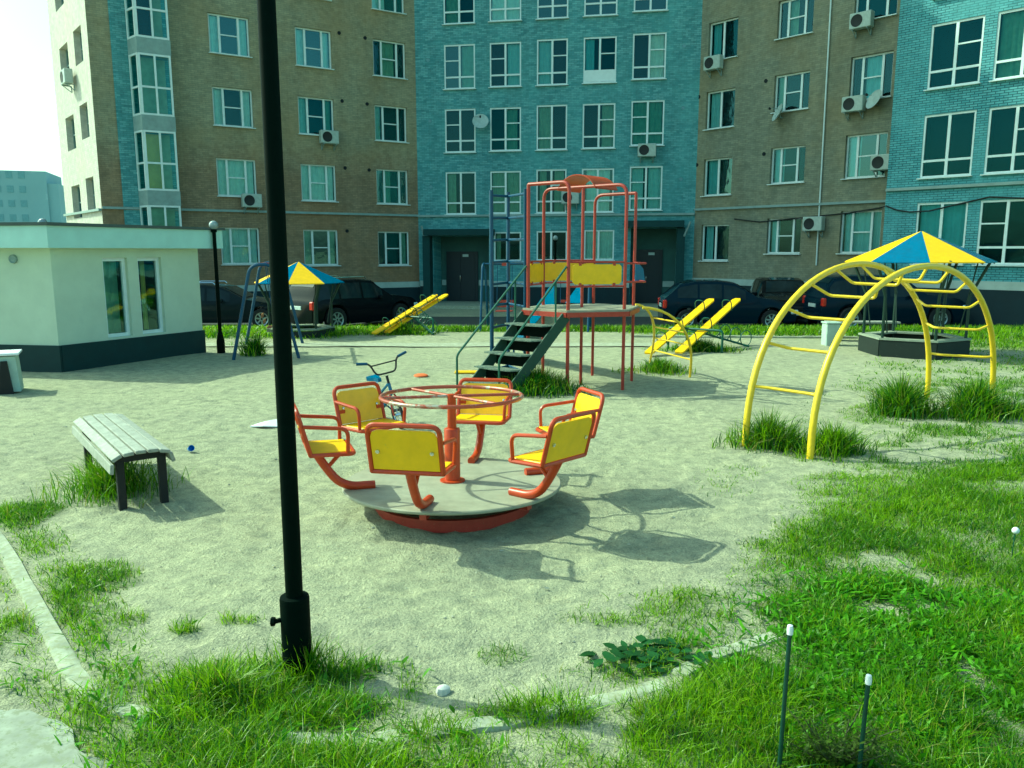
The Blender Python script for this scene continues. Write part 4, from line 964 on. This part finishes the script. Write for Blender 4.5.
# guard bars and blue cheek on the right side
q = MB(); a = P3('P7', 0); o_ = Vector((.30, .03, 0))
for z in (1.87, 1.60): q.tube([P3('P6', z), P3('P6', z) + Vector((.32, .12, 0)), a + Vector((0, 0, z))], .014, 8)
q.build('guard_rail', M['redworn'], tw)
q = MB(); q.prism([(0, 0), (.16, 0), (.13, .18), (.05, .27), (.0, .26)], (Vector((1, .25, 0)).normalized(), (0, 0, 1), Vector((-.25, 1, 0)).normalized()), .02, 0, Vector((1.88, 12.3, 1.6))); q.build('side_cheek', M['bluesheet'], tw, 0)
# small yellow ladder arch
q = MB(); feet = [(2.93, 13.05), (2.52, 14.55)]; tops = [(1.98, 12.15), (1.98, 12.85)]
arcs = []
for (fx, fy), (tx, ty) in zip(feet, tops):
    pts = [Vector((tx + (fx - tx) * math.sin(t * math.pi / 2), ty + (fy - ty) * (1 - math.cos(t * math.pi / 2)) * .9 + (fy - ty) * .1 * t, 1.20 * math.cos(t * math.pi / 2) ** .9 if t < 1 else -.1)) for t in [k / 14 for k in range(15)]]
    arcs.append(pts); q.tube(pts, .021, 10)
q.build('ladder_arch', M['ypipe'], tw)
for k in (3, 6, 8, 10, 12):
    q = MB(); q.tube([arcs[0][k], arcs[1][k]], .013, 8); q.build('arch_rung', M['ypipe'], tw)

# ================================================================== BIG YELLOW ARCH CLIMBER
ar = thing('arch_climber', 'yellow tubular arch climbing frame with bent rungs', 'climbing frame', (0, 0, 0))
fA, fB = Vector((*G(745, 447), 0)), Vector((*G(810, 458), 0)); bA, bB = Vector((5.62, 10.75, 0)), Vector((6.32, 10.30, 0)); bA = Vector((*G(927, 398), 0)); bB = Vector((*G(991, 403), 0))
def arch(f, b, h):
    pts = []; n = 36
    for k in range(n + 1):
        a = math.pi * k / n; t = .5 - .5 * math.cos(a)
        z = h * (math.sin(a) ** .80)
        p = f.lerp(b, t); pts.append(Vector((p.x, p.y, z - (.08 if k in (0, n) else 0) + gzf(p.x, p.y) * (1 - math.sin(a)))))
    return pts
q1, q2 = arch(fA, bA, 1.90), arch(fB, bB, 1.88)
for pts in (q1, q2): q = MB(); q.tube(pts, .036, 12); q.build('arch_tube', M['ypipe'], ar)
for k in (3, 6, 9, 12, 15, 18, 21, 24, 27, 30, 33):
    a, b_ = q1[k], q2[k]; ctr_ = (fA + bA + fB + bB) / 4; inward = Vector((ctr_.x, ctr_.y, .35)) - (a + b_) / 2; inward.normalize()
    dr = .17 if 5 < k < 31 else .06; w = b_ - a
    q = MB(); q.tube(fillet([a, a + w * .24 + inward * dr, b_ - w * .10 + inward * dr, b_], .04, 4), .0165, 8); q.build('rung', M['ypipe'], ar)

# ================================================================== SHELTERS (sandbox under a six panel roof)
def shelter(label, x, y, rb, rroof, hbox, zeave, zapex, nposts, rot, rot8, par):
    t = thing('sandbox_shelter', label, 'sandbox', on(x, y), rot, 'sandboxes with yellow and blue roofs')
    hexa = lambda r, z, k: Vector((r * math.cos(R(60 * k)), r * math.sin(R(60 * k)), z))
    for k in range(6):
        q = MB(); a, b_ = hexa(rb, 0, k), hexa(rb, 0, k + 1); q.bar(a + Vector((0, 0, hbox / 2 - .03)), b_ + Vector((0, 0, hbox / 2 - .03)), .035, hbox - .02)
        q.build('side_board', M['sandbox'], t, 0)
        s = MB(); vs = [hexa(rb * 1.03, hbox - .025, k), hexa(rb * 1.03, hbox - .025, k + 1), hexa(rb * .78, hbox - .025, k + 1), hexa(rb * .78, hbox - .025, k)]
        s.add(vs + [p + Vector((0, 0, .035)) for p in vs], [(3, 2, 1, 0), (4, 5, 6, 7), (0, 1, 5, 4), (1, 2, 6, 5), (2, 3, 7, 6), (3, 0, 4, 7)]); s.build('seat_board', M['boxtop'], t, 0)
    octa = lambda r, z, k: Vector((r * math.cos(R(rot8 + 45 * k) - rot), r * math.sin(R(rot8 + 45 * k) - rot), z))
    for k in range(8):
        q = MB(); a, b_ = octa(rroof, zeave, k), octa(rroof, zeave, k + 1); ap = Vector((0, 0, zapex)); a1, b1 = ap.lerp(a, .02), ap.lerp(b_, .02); m = Vector((0, 0, .02))
        q.add([a, b_, b1, a1, a - m, b_ - m, b1 - m, a1 - m], [(0, 1, 2, 3), (7, 6, 5, 4), (0, 4, 5, 1), (1, 5, 6, 2), (3, 7, 4, 0)])
        q.build('roof_panel', M['yellow'] if k % 2 == par else M['bluesheet'], t, 0)
    f = MB()
    for k in range(8):
        a = octa(rroof * .97, zeave - .03, k); f.bar(a, (0, 0, zapex - .05), .025, .03)
        f.bar(octa(rroof * .72, zeave - .03 + (zapex - zeave) * .26, k), octa(rroof * .72, zeave - .03 + (zapex - zeave) * .26, k + 1), .02, .025)
    f.build('roof_frame', M['dgreen'], t, 0)
    for k in range(nposts):
        kk = k * 6 / nposts; p0 = hexa(rb * .93, -.05, kk) ; p1 = hexa(rb * .93, hbox + (zeave - hbox) * .55, kk); p2 = hexa(rroof * .9, zeave + .02, kk)
        q = MB(); q.tube([p0, p1, p2], .028, 8); q.tube([hexa(rb * .80, hbox + .1, kk), hexa(rroof * .75, zeave + .04, kk)], .014, 6); q.build('post', M['dgreen'], t)
    return t
shelter('hexagonal sandbox with yellow and blue roof behind the yellow arch', 8.10, 16.1, 1.0, 1.37, .34, 1.83, 2.43, 6, R(28), -19, 0)
shelter('small sandbox with yellow and blue roof behind the near lamp post', -5.2, 19.7, .80, 1.10, .20, 1.30, 1.80, 6, R(12), 46, 1)

# ================================================================== SWINGS
def swing(label, a, b, halfw, h, seats, lean=.0):
    """a, b = ground centres of the two end frames"""
    a = Vector((*a, gzf(*a))); b = Vector((*b, gzf(*b))); e = (b - a); L = e.length; e.normalize(); w = Vector((e.y, -e.x, 0)).normalized()
    t = thing('swing', label, 'swing', tuple((a + b) / 2), 0, 'blue framed swings'); o = (a + b) / 2
    for c_ in (a, b):
        q = MB(); c_ = c_ - o
        q.tube(fillet([c_ - w * halfw + Vector((0, 0, -.08)), c_ - w * (halfw * .34) + Vector((0, 0, h)), c_ + w * (halfw * .34) + Vector((0, 0, h)), c_ + w * halfw + Vector((0, 0, -.08))], .18, 6), .032, 10); q.build('end_frame', M['blue'], t)
    q = MB(); q.tube([a - o + Vector((0, 0, h - .01)), b - o + Vector((0, 0, h - .01))], .03, 10); q.build('top_beam', M['blue'], t)
    for f, zs, mat in seats:
        c_ = (a - o).lerp(b - o, f); q = MB()
        q.box(c_ + Vector((0, 0, h - .02)), (.12, .30, .08), (e, w, (0, 0, 1))); q.build('hanger', M['redworn'], t, 0)
        q = MB(); sg = .20
        for i in (-1, 1): q.tube([c_ + e * (i * sg) + Vector((0, 0, h - .05)), c_ + e * (i * sg) + w * .12 + Vector((0, 0, zs + .02))], .008, 6)
        q.build('hanging_rod', M['blue'], t)
        q = MB(); c2 = c_ + w * .12
        for k in (-1, 0, 1): q.box(c2 + w * (k * .11) + Vector((0, 0, zs)), (.44, .085, .022), (e, w, (0, 0, 1)))
        for k in (.12, .24): q.bar(c2 - w * (.17 + k * .3) - e * .22 + Vector((0, 0, zs + k)), c2 - w * (.17 + k * .3) + e * .22 + Vector((0, 0, zs + k)), .02, .07)
        q.build('seat', mat, t, 0)
    return t
swing('blue framed swing with wooden seat beside the cream building', (-4.72, 15.25), (-5.25, 17.6), .62, 1.80, [(.45, .52, M['brownwood'])])
swing('blue framed swing with red seats far behind the climbing tower', (-.75, 21.6), (2.05, 21.2), .62, 1.80, [(.2, .55, M['redworn']), (.8, .55, M['redworn'])])

# ================================================================== SEESAWS AND HOOP BEAMS
def seesaw(label, lo, hi, zh, gap, labelb, beam):
    lo = Vector((*lo, gzf(*lo))); hi = Vector((*hi, gzf(*hi))); t = thing('seesaw', label, 'seesaw', tuple(lo), 0, 'paired yellow seesaws'); d = hi - lo
    d.z = zh; w = Vector((d.y, -d.x, 0)).normalized()
    for s, f in ((0, 1.0), (1, 1.0)):
        off = (gap[0] * s, gap[1] * s); L = d.length; e = d.normalized(); ez = w.cross(e); ez = ez if ez.z > 0 else -ez; ey = ez.cross(e)
        q = MB(); hw = .095; pg = [(0, -hw * .8), (.06, -hw), (L - .08, -hw), (L, -hw * .6), (L, hw * .6), (L - .08, hw), (.06, hw), (0, hw * .8)]
        q.prism(pg, (e, ey, ez), .035, 0, Vector((off[0], off[1], .06))); q.build('plank', M['yellow'], t, 0)
        for p in (.2, .45, .8):
            h = MB(); c_ = Vector((off[0], off[1], .06)) + e * (L * p)
            h.tube(fillet([c_ - ey * (hw + .01) - ez * .02, c_ - ey * (hw + .01) + ez * .22, c_ + ey * (hw + .01) + ez * .22, c_ + ey * (hw + .01) - ez * .02], .1, 5), .011, 6); h.build('handle', M['green'], t)
    q = MB(); m = d * .5
    q.tube(fillet([Vector((m.x, m.y, -.1)) + w * -.3, Vector((m.x, m.y, m.z + .0)) + w * -.3, Vector((m.x, m.y, m.z + .0)) + w * 1.0 * .9, Vector((m.x, m.y, -.1)) + w * .9], .08), .025, 8); q.build('pivot_frame', M['green'], t)
    # sloping green beam with hoops
    a, b_, za, zb, n = beam; a = Vector((*a, gzf(*a))); b_ = Vector((*b_, gzf(*b_))); o = a
    t2 = thing('hoop_beam', labelb, 'play beam', tuple(a), 0, 'green beams with hoops'); D = b_ - a; A = Vector((0, 0, za)); B = Vector((D.x, D.y, D.z + zb))
    q = MB(); q.tube([A, B], .022, 8); q.tube([A, Vector((0, 0, -.1))], .022, 8); q.build('beam', M['green'], t2)
    h = MB(); e = (B - A).normalized(); hd = (D * 1.0); hd.z = 0; hd.normalize()
    for k in range(n):
        c_ = A.lerp(B, .28 + .66 * k / (n - 1)) + Vector((0, 0, .15)); ax = (hd * .75 + Vector((-hd.y, hd.x, 0)) * .66).normalized()
        h.tube([c_ + ax * (.145 * math.cos(x)) + Vector((0, 0, .165 * math.sin(x))) for x in [2 * math.pi * j / 18 for j in range(18)]], .010, 6, True)
    h.build('hoop', M['green'], t2)
seesaw('pair of yellow seesaw boards tilted up to the right near the yellow arch', G(648, 357), (4.45, 17.9), .92, (.62, .12), 'green sloping beam with hoops right of the near seesaw boards', ((3.75, 17.1), (5.0, 16.75), .42, .06, 5))
seesaw('pair of yellow seesaw boards tilted up to the right near the dark off road car', (-3.35, 19.35), (-2.0, 21.2), .83, (.26, .24), 'green sloping beam with hoops by the far left seesaw boards', ((-2.55, 20.4), (-1.95, 19.65), .45, .04, 5))

# ================================================================== BICYCLE
bk = thing('childs_bicycle', 'small blue bicycle with high handlebars standing behind the merry go round', 'bicycle', on(-1.30, 9.12), math.atan2(-.62, .36))
# local x forward; front wheel at x=0, rear at x=-.72
rw = .175; bk.rotation_euler[0] = .17
for nm, x in (('front_wheel', 0), ('rear_wheel', -.70)):
    q = MB(); n = 24; q.tube([(x + (rw - .018) * math.cos(2 * math.pi * k / n), 0, rw + (rw - .018) * math.sin(2 * math.pi * k / n)) for k in range(n)], .019, 8, True); w_ = q.build('wheel', M['black'], bk)
    q = MB(); q.tube([(x + (rw - .036) * math.cos(2 * math.pi * k / n), 0, rw + (rw - .036) * math.sin(2 * math.pi * k / n)) for k in range(n)], .007, 6, True)
    for k in range(10): a = 2 * math.pi * k / 10; q.tube([(x, 0, rw), (x + .14 * math.cos(a), 0, rw + .14 * math.sin(a))], .0025, 4)
    q.lathe([(.02, -.04), (.02, .04)], (x, 0, rw), 10, 0, ((1, 0, 0), (0, 0, 1), (0, 1, 0))); q.build('rim', M['chrome'], w_)
q = MB(); hd0, hd1 = Vector((-.075, 0, .42)), Vector((-.105, 0, .54)); bb_ = Vector((-.42, 0, .20)); st_ = Vector((-.50, 0, .42))
for a, b_ in ((hd0, bb_), (hd1, st_.lerp(bb_, .3)), (st_, bb_)): q.tube([a, b_], .017, 8)
q.tube([hd0, hd1], .021, 8)
for s in (-1, 1): q.tube([bb_ + Vector((0, s * .03, 0)), (-.70, s * .045, rw)], .010, 6); q.tube([st_ + Vector((0, s * .02, -.02)), (-.70, s * .045, rw)], .009, 6)
q.build('frame', M['bluesheet'], bk)
q = MB()
for s in (-1, 1): q.tube([(0, s * .045, rw), (-.045, s * .045, .36), (-.07, s * .025, .41)], .011, 8)
q.build('fork', M['redworn'], bk)
q = MB(); q.tube([hd1, (-.125, 0, .63)], .016, 8)
pts = [(-.19, -.30, .83), (-.16, -.17, .81), (-.12, -.12, .66), (-.12, .12, .66), (-.16, .17, .81), (-.19, .30, .83)]
q.tube(fillet(pts, .05, 4), .011, 8); q.tube([(-.15, -.15, .775), (-.15, .15, .775)], .008, 6); hb = q.build('handlebar', M['black'], bk)
for s in (-1, 1): q = MB(); q.tube([(-.155, s * .19, .812), (-.19, s * .31, .832)], .017, 8); q.build('grip', M['blue'], hb)
q = MB(); q.prism([(-.66, -.075), (-.62, -.085), (-.50, -.035), (-.40, -.02), (-.39, .02), (-.50, .035), (-.62, .085), (-.66, .075)], ((1, 0, 0), (0, 1, 0), (0, 0, 1)), .045, 0, (0, 0, .515)); q.build('saddle', M['bluesheet'], bk, 0)
q = MB(); q.tube([st_, (-.53, 0, .52)], .011, 8); q.build('seat_post', M['chrome'], bk)
q = MB(); q.lathe([(.06, -.006), (.06, .006)], (-.42, -.04, .20), 16, 0, ((1, 0, 0), (0, 0, 1), (0, 1, 0)))
for s in (-1, 1): q.tube([(-.42, s * .04, .2), (-.42 + s * .09, s * .07, .2 - s * .06)], .008, 6); q.box((-.42 + s * .09, s * .11, .2 - s * .06), (.07, .08, .018))
q.build('crank', M['black'], bk)
q = MB(); q.tube([(-.03, .06, .0), (.02, .22, .0)], .01, 6); q.tube([(-.42, .05, .19), (-.44, .24, .004)], .009, 6); q.build('kickstand', M['chrome'], bk)

# ================================================================== CARS
def interp(tab, x):
    for (x0, a), (x1, b_) in zip(tab[:-1], tab[1:]):
        if x <= x1:
            t = 0 if x1 == x0 else (x - x0) / (x1 - x0); return a + (b_ - a) * max(0, t)
    return tab[-1][1]
def make_car(label, loc, yaw, mat, L, W, top, belt, wb, wr=.32, rails=False, grp='cars parked by the apartment block', cat='car'):
    """x forward; top / belt = height tables along x in 0..1 of the length"""
    t = thing('parked_car', label, cat, loc, yaw, grp); n = 72; mb = MB(); S = 9
    xf, xr = wb[0] * L, wb[1] * L; zc = wr; Ra = wr + .055
    def section(x):
        u = x / L; zt = interp(top, u); zb_ = interp(belt, u); zl = .20 + .05 * (abs(u - .5) * 2) ** 6
        for xc in (xf, xr):
            if abs(x - xc) < Ra: zl = max(zl, zc + math.sqrt(max(0, Ra * Ra - (x - xc) ** 2)))
        e = abs(u - .5) * 2; hw = W / 2 * (1 - .16 * max(0, e - .55) ** 1.5 / .45 ** 1.5)
        zb_ = min(zb_, zt - .02); zl = min(zl, zb_ - .05); g = max(0, min(1, (zt - zb_ - .05) / .45)); tw_ = hw * (1 - .20 * g) if g > 0 else hw * .93
        return [(0, zl), (hw * .93, zl), (hw, zl + (zb_ - zl) * .25), (hw * 1.0, zl + (zb_ - zl) * .7), (hw * .975, zb_), (tw_ * (1 if g else .98) , zt - .05 * max(g, .35)), (tw_ * .88, zt - .012), (tw_ * .5, zt), (0, zt + .006)]
    xsn = sorted(set([L * k / n for k in range(n + 1)])); secs = [section(x) for x in xsn]
    for x, se in zip(xsn, secs):
        xx = x - L / 2
        mb.v += [(xx, y, z) for y, z in se] + [(xx, -y, z) for y, z in se[1:-1]]
    K = 2 * S - 2; order = list(range(S)) + list(range(2 * S - 3, S - 1, -1))
    for i in range(len(xsn) - 1):
        for j in range(K):
            a, b_ = order[j], order[(j + 1) % K]; mb.f.append((i * K + a, i * K + b_, (i + 1) * K + b_, (i + 1) * K + a)); mb.mi.append(0)
    mb.f.append(tuple(order)[::-1]); mb.mi.append(0); e_ = (len(xsn) - 1) * K; mb.f.append(tuple(e_ + k for k in order)); mb.mi.append(0)
    body = mb.build('body', mat, t, 38)
    # glazing follows the body surface a few millimetres outside it
    def surf(x, j, f):
        se = section(x); (y0, z0), (y1, z1) = se[j], se[j + 1]; return y0 + (y1 - y0) * f, z0 + (z1 - z0) * f
    us = [k / 200 for k in range(201)]; gh = [u for u in us if interp(top, u) - interp(belt, u) > .33]
    u0, u1 = gh[0], gh[-1]; mids = [u0 + .012, u0 + (u1 - u0) * .30, u0 + (u1 - u0) * .33, u0 + (u1 - u0) * .64, u0 + (u1 - u0) * .67, u1 - .012]
    for s in (-1, 1):
        for a, b_ in zip(mids[0::2], mids[1::2]):
            g = MB(); k = 6
            for i in range(k + 1):
                x = (a + (b_ - a) * i / k) * L; (ya, za), (yb, zb_) = surf(x, 4, .10), surf(x, 4, .88); g.v += [(x - L / 2, s * (ya + .006), za), (x - L / 2, s * (yb + .006), zb_)]
            for i in range(k): q_ = (2 * i, 2 * i + 2, 2 * i + 3, 2 * i + 1); g.f.append(q_ if s < 0 else q_[::-1]); g.mi.append(0)
            g.build('side_window', M['carglass'], t)
    def screen(ua, ub, name):
        g = MB(); k = 5
        for i in range(k + 1):
            u = ua + (ub - ua) * i / k; x = u * L; se = section(x); hw_ = se[6][0] * .95
            for y in (-1, -.5, 0, .5, 1): g.v.append((x - L / 2 + (.012 if ua > .5 else -.012), y * hw_, interp(top, u) + .012 - .012 * abs(y)))
        for i in range(k):
            for j in range(4): g.f.append((i * 5 + j, i * 5 + j + 1, i * 5 + 6 + j, i * 5 + 5 + j)); g.mi.append(0)
        g.build(name, M['carglass'], t)
    # windscreen between roof front and cowl, rear screen between tail and roof
    tp = [u for u, z in top]; zm = max(z for u, z in top)
    roof = [u for u, z in top if z > zm - .09]; rf, rb_ = roof[-1], roof[0]
    cow = min([u for u, z in top if u > rf + .02]); tl = max([u for u, z in top if u < rb_ - .01])
    screen(rf + .015, cow - .015, 'windscreen'); screen(tl + (rb_ - tl) * .2, rb_ - .008, 'rear_screen')
    for x in (xf, xr):
        for s in (-1, 1):
            ty = MB(); ax = ((1, 0, 0), (0, 0, 1), (0, s, 0)); ty.lathe([(wr * .62, .02), (wr * .66, .045), (wr * .95, .05), (wr, .02), (wr, -.15), (wr * .62, -.16)], (x - L / 2, s * (W / 2 - .03), wr), 28, 0, ax); ty_o = ty.build('wheel', M['black'], t)
            ri = MB(); ri.lathe([(wr * .64, .0), (wr * .64, .04), (wr * .56, .03), (wr * .5, -.03), (.0, -.035)], (x - L / 2, s * (W / 2 - .03), wr), 28, 0, ax)
            for k in range(7):
                a = 2 * math.pi * k / 7 + .3; c_ = Vector((x - L / 2, s * (W / 2 - .015), wr)); ri.bar(c_ + Vector((math.cos(a) * .03, 0, math.sin(a) * .03)), c_ + Vector((math.cos(a) * wr * .58, 0, math.sin(a) * wr * .58)), .045, .03, (0, 1, 0))
            ri.build('rim', [M['rim']], ty_o)
    zh = interp(belt, .97) ; 
    for s in (-1, 1):
        q = MB(); q.box((L / 2 - .10, s * W * .355, zh - .09), (.26, .30, .13), (Vector((1, -s * .45, 0)).normalized(), Vector((s * .45, 1, 0)).normalized(), (0, 0, 1)), 0, .03); q.build('headlight', M['lamp'], t)
        zt_ = interp(belt, .03); q = MB(); q.box((-L / 2 + .05, s * W * .40, zt_ - .06), (.12, .18, .26), None, 0, .03); q.build('tail_light', M['tail'], t)
        um = mids[5] - .03; q = MB(); q.box((um * L - L / 2 - .1, s * (W / 2 + .09), interp(belt, um) + .07), (.10, .19, .13), None, 0, .03); q.build('mirror', mat, t)
        if rails:
            q = MB(); zz = zm + .045; xa, xb_ = (rb_ + .05) * L - L / 2, (rf - .05) * L - L / 2; q.tube(fillet([(xa, s * W * .36, zz - .06), (xa + .05, s * W * .36, zz), (xb_ - .05, s * W * .36, zz), (xb_, s * W * .36, zz - .06)], .05), .018, 6); q.build('roof_rail', M['chrome'], t)
    q = MB(); q.box((L / 2 - .02, 0, .42), (.05, .52, .11), None, 0, .005); q.build('licence_plate', M['plate'], t, 0)
    q = MB(); q.box((-L / 2 + .0, 0, .72), (.05, .52, .11), None, 0, .005); q.build('licence_plate', M['plate'], t, 0)
    q = MB(); q.box((L / 2 - .015, 0, .58), (.06, W * .45, .14), None, 0, .02); q.build('grille', M['black'], t, 0)
    return t
SUV = ([(0, .95), (.015, 1.05), (.05, 1.42), (.085, 1.66), (.2, 1.72), (.45, 1.72), (.56, 1.66), (.70, 1.14), (.78, 1.10), (.93, 1.00), (.985, .86), (1, .7)], [(0, .9), (.1, 1.02), (.7, .98), (.95, .88), (1, .7)])
HATCH = ([(0, .80), (.015, .98), (.05, 1.10), (.13, 1.40), (.24, 1.50), (.42, 1.51), (.54, 1.44), (.70, 1.02), (.80, .95), (.93, .84), (.985, .70), (1, .5)], [(0, .8), (.1, .94), (.68, .88), (.95, .74), (1, .5)])
def gcar(x, y): return (x, y, gzf(x, y) + .0)
make_car('black off road car seen from behind beside the left seesaw boards', gcar(-5.12, 25.7), R(51), M['carblack'], 4.3, 1.80, *[[(u, z * .91) for u, z in tt] for tt in SUV], (.80, .19), .36, True, cat='off-road car')
make_car('dark car with pale roof rails half hidden by the cream building', gcar(-9.2, 25.6), R(3), M['cargrey'], 4.5, 1.76, *[[(u, z * .92) for u, z in tt] for tt in HATCH], (.81, .19), .32, True)
make_car('dark blue hatchback side on behind the right seesaw boards', gcar(6.75, 25.4), R(-4), M['carblue'], 4.05, 1.70, *HATCH, (.81, .18), .31)
make_car('dark car facing the playground behind the blue hatchback', gcar(9.45, 28.2), R(-97), M['carblack'], 4.3, 1.74, *HATCH, (.81, .18), .31)
make_car('dark blue estate car parked behind the sandbox shelter on the right', gcar(11.75, 25.4), R(2), M['carblue'], 4.55, 1.80, [(u, z * .97) for u, z in SUV[0]], [(u, z * .97) for u, z in SUV[1]], (.80, .19), .35)

# ================================================================== SMALL THINGS
x, y = G(830, 345); q = MB(); q.box((0, 0, .22), (.30, .30, .52), None, 0, .015); q.box((0, 0, .495), (.34, .34, .035), None, 0, .01); o = q.build('concrete_block', M['bin'], None, 0, on(x, y)); tag(o, 'pale square concrete block left of the hexagonal sandbox', 'block')
bq = thing('park_bench', 'low grey bench between concrete block and hexagonal sandbox', 'bench', on(8.1, 18.5), R(-3))
for k in range(3): q = MB(); q.box((0, -.13 + .13 * k, .43), (1.6, .11, .035)); q.build('slat', M['wood'], bq, 0)
for s in (-1, 1): q = MB(); q.box((s * .6, 0, .2), (.06, .34, .43)); q.build('leg', M['black'], bq, 0)
x, y = G(443, 690); q = MB(); n = 7
q.lathe([(0, -.02), (.026, -.015), (.034, .008), (.03, .028), (.018, .037), (0, .04)], seg=9); o = q.build('stone', M['stone'], None, 30, on(x, y)); o.scale = (1.1, .8, .95); o.rotation_euler = (0, .1, .5); tag(o, 'small white stone on the bare sand left of centre', 'stone')
x, y = G(190, 452); q = MB(); q.lathe([(.024, 0), (.032, .062), (.030, .062), (.022, .006), (0, .006)], seg=20); o = q.build('plastic_cup', M['cup'], None, 40, on(x, y, .026)); o.rotation_euler = (1.2, .2, .6); tag(o, 'small blue plastic cup lying on sand right of the slatted bench', 'cup')
x, y = G(270, 427); q = MB()
pts = [(-.22, -.05, .01), (-.05, -.12, .03), (.2, -.08, .012), (.24, .05, .03), (.05, .12, .06), (-.15, .1, .02), (.0, 0, .07)]
q.add(pts + [(a, b_, c_ - .012) for a, b_, c_ in pts], [(i, (i + 1) % 6, 6) for i in range(6)] + [((i + 1) % 6 + 7, i + 7, 13) for i in range(6)] + [(i, i + 7, (i + 1) % 6 + 7, (i + 1) % 6) for i in range(6)])
tag(q.build('paper_scrap', M['paper'], None, 0, on(x, y)), 'crumpled white paper on the sand behind the lamp post', 'litter')
x, y = G(421, 377); q = MB(); q.lathe([(.0, .03), (.08, .03), (.115, .015), (.12, 0), (.11, -.01)], seg=20); o = q.build('toy_disc', M['orangeplastic'], None, 40, on(x, y, .012)); tag(o, 'small orange plastic disc on the sand beyond the merry go round', 'toy')
x, y = G(467, 373); q = MB(); q.box((0, 0, .02), (.42, .2, .03), None, 0, .01); o = q.build('loose_board', M['yellow'], None, 0, on(x, y)); tag(o, 'yellow board lying on the sand left of the tower stairs', 'board')
x, y = 3.45, 5.3; t = thing('dandelion', 'white dandelion clock in the grass at the right edge', 'flower', on(*G(1012, 556)))
q = MB(); q.tube([(0, 0, -.02), (.005, .005, .1), (.01, .005, .17)], .0035, 6); q.build('stem', M['green'], t)
q = MB(); n = 8; q.lathe([(.024 * math.sin(math.pi * k / n), .175 - .024 * math.cos(math.pi * k / n)) for k in range(n + 1)], (.01, .005, 0), 14); q.build('seed_head', M['fluff'], t)
for (x, y, ztop, lab) in ((1.05, 2.86, .63, 'taller thin green stake with a white cap in the near grass'), (1.355, 2.84, .44, 'shorter thin green stake with a white cap beside the low bush')):
    t = thing('garden_stake', lab, 'stake', on(x, y), 0, 'white capped green stakes'); z = ztop
    q = MB(); q.tube([(.0, 0, -.1), (.012, 0, z)], .0085, 10); q.build('rod', M['stair'], t)
    q = MB(); q.lathe([(.0115, -.02), (.0125, .0), (.010, .016), (0, .02)], (.012, 0, z), 12); q.build('cap', M['whitecap'], t)
# low twiggy bush by the stakes
bu = thing('low_bush', 'low twiggy bush with feathery yellow green leaves by the stakes', 'bush', on(1.32, 2.95)); tw_ = MB(); tips = []
for i in range(22):
    a = random.uniform(0, 6.28); l = random.uniform(.14, .30); p = Vector((0, 0, -.02)); d = Vector((math.cos(a) * .8, math.sin(a) * .55, random.uniform(.45, 1.2))).normalized(); pts = [p]
    for k in range(4): p = p + d * (l / 4); d = (d + Vector((random.uniform(-.3, .3), random.uniform(-.3, .3), -.05))).normalized(); pts.append(p); tips.append((p.copy(), d.copy()))
    tw_.tube(pts, [.006, .005, .004, .003, .002], 5)
tw_.build('twig', M['bark'], bu)
mb = MB(); cols = []
for p, d in tips:
    for k in range(13):
        c_ = p + Vector((random.gauss(0, .028), random.gauss(0, .028), random.gauss(0, .02))); a = random.uniform(0, 6.28); ti = random.uniform(-.3, .7); L = random.uniform(.018, .04)
        e = Vector((math.cos(a) * math.cos(ti), math.sin(a) * math.cos(ti), math.sin(ti))); s = Vector((-math.sin(a), math.cos(a), 0)) * (L * .16); k_ = random.uniform(.6, 1.4)
        mb.add([c_, c_ + e * (L * .5) + s, c_ + e * L, c_ + e * (L * .5) - s], [(0, 1, 2, 3)]); cols += [(.085 * k_, .13 * k_, .018 * k_, 1)] * 4
ob = mb.build('leaves', M['leaf'], bu, 0); ca = ob.data.color_attributes.new('tint', 'FLOAT_COLOR', 'POINT'); ca.data.foreach_set('color', np.array(cols, np.float32).ravel())

# ================================================================== LIGHT, SKY, CAMERA
SUN_AZ = R(18)      # the sun stands left of the scene and a little behind it
SUN_EL = R(43)
to_sun = Vector((-math.cos(SUN_AZ) * math.cos(SUN_EL), math.sin(SUN_AZ) * math.cos(SUN_EL), math.sin(SUN_EL)))
sun = bpy.data.lights.new('sun', 'SUN'); sun.energy = 3.0; sun.angle = R(.53); sun.color = (1.0, .88, .78)
so = bpy.data.objects.new('sun', sun); col.objects.link(so); so.rotation_euler = to_sun.to_track_quat('Z', 'Y').to_euler()
w = bpy.data.worlds.new('World'); sc.world = w; w.use_nodes = True; nt = w.node_tree
sky = nt.nodes.new('ShaderNodeTexSky'); sky.sky_type = 'NISHITA'; sky.sun_disc = False; sky.sun_elevation = SUN_EL
sky.sun_rotation = math.atan2(to_sun.x, to_sun.y); sky.air_density = 1.0; sky.dust_density = 2.5; sky.ozone_density = 1.0
nt.links.new(sky.outputs[0], nt.nodes['Background'].inputs[0]); nt.nodes['Background'].inputs[1].default_value = .15
cam = bpy.data.cameras.new('camera'); co = bpy.data.objects.new('camera', cam); col.objects.link(co)
cam.sensor_fit = 'HORIZONTAL'; cam.sensor_width = 36; cam.lens = 36 * F_PX / 1024; cam.clip_start = .05; cam.clip_end = 2000
co.location = (0, 0, EYE); co.rotation_euler = (math.pi / 2 - PITCH, 0, 0); sc.camera = co
vs = sc.view_settings; vs.view_transform = 'Standard'; vs.look = 'None'; vs.exposure = 1.0; vs.gamma = 1
vs.use_white_balance = True; vs.white_balance_temperature = 5850; vs.white_balance_tint = -42
sc.cycles.max_bounces = 6; sc.cycles.transparent_max_bounces = 12; sc.cycles.use_denoising = True
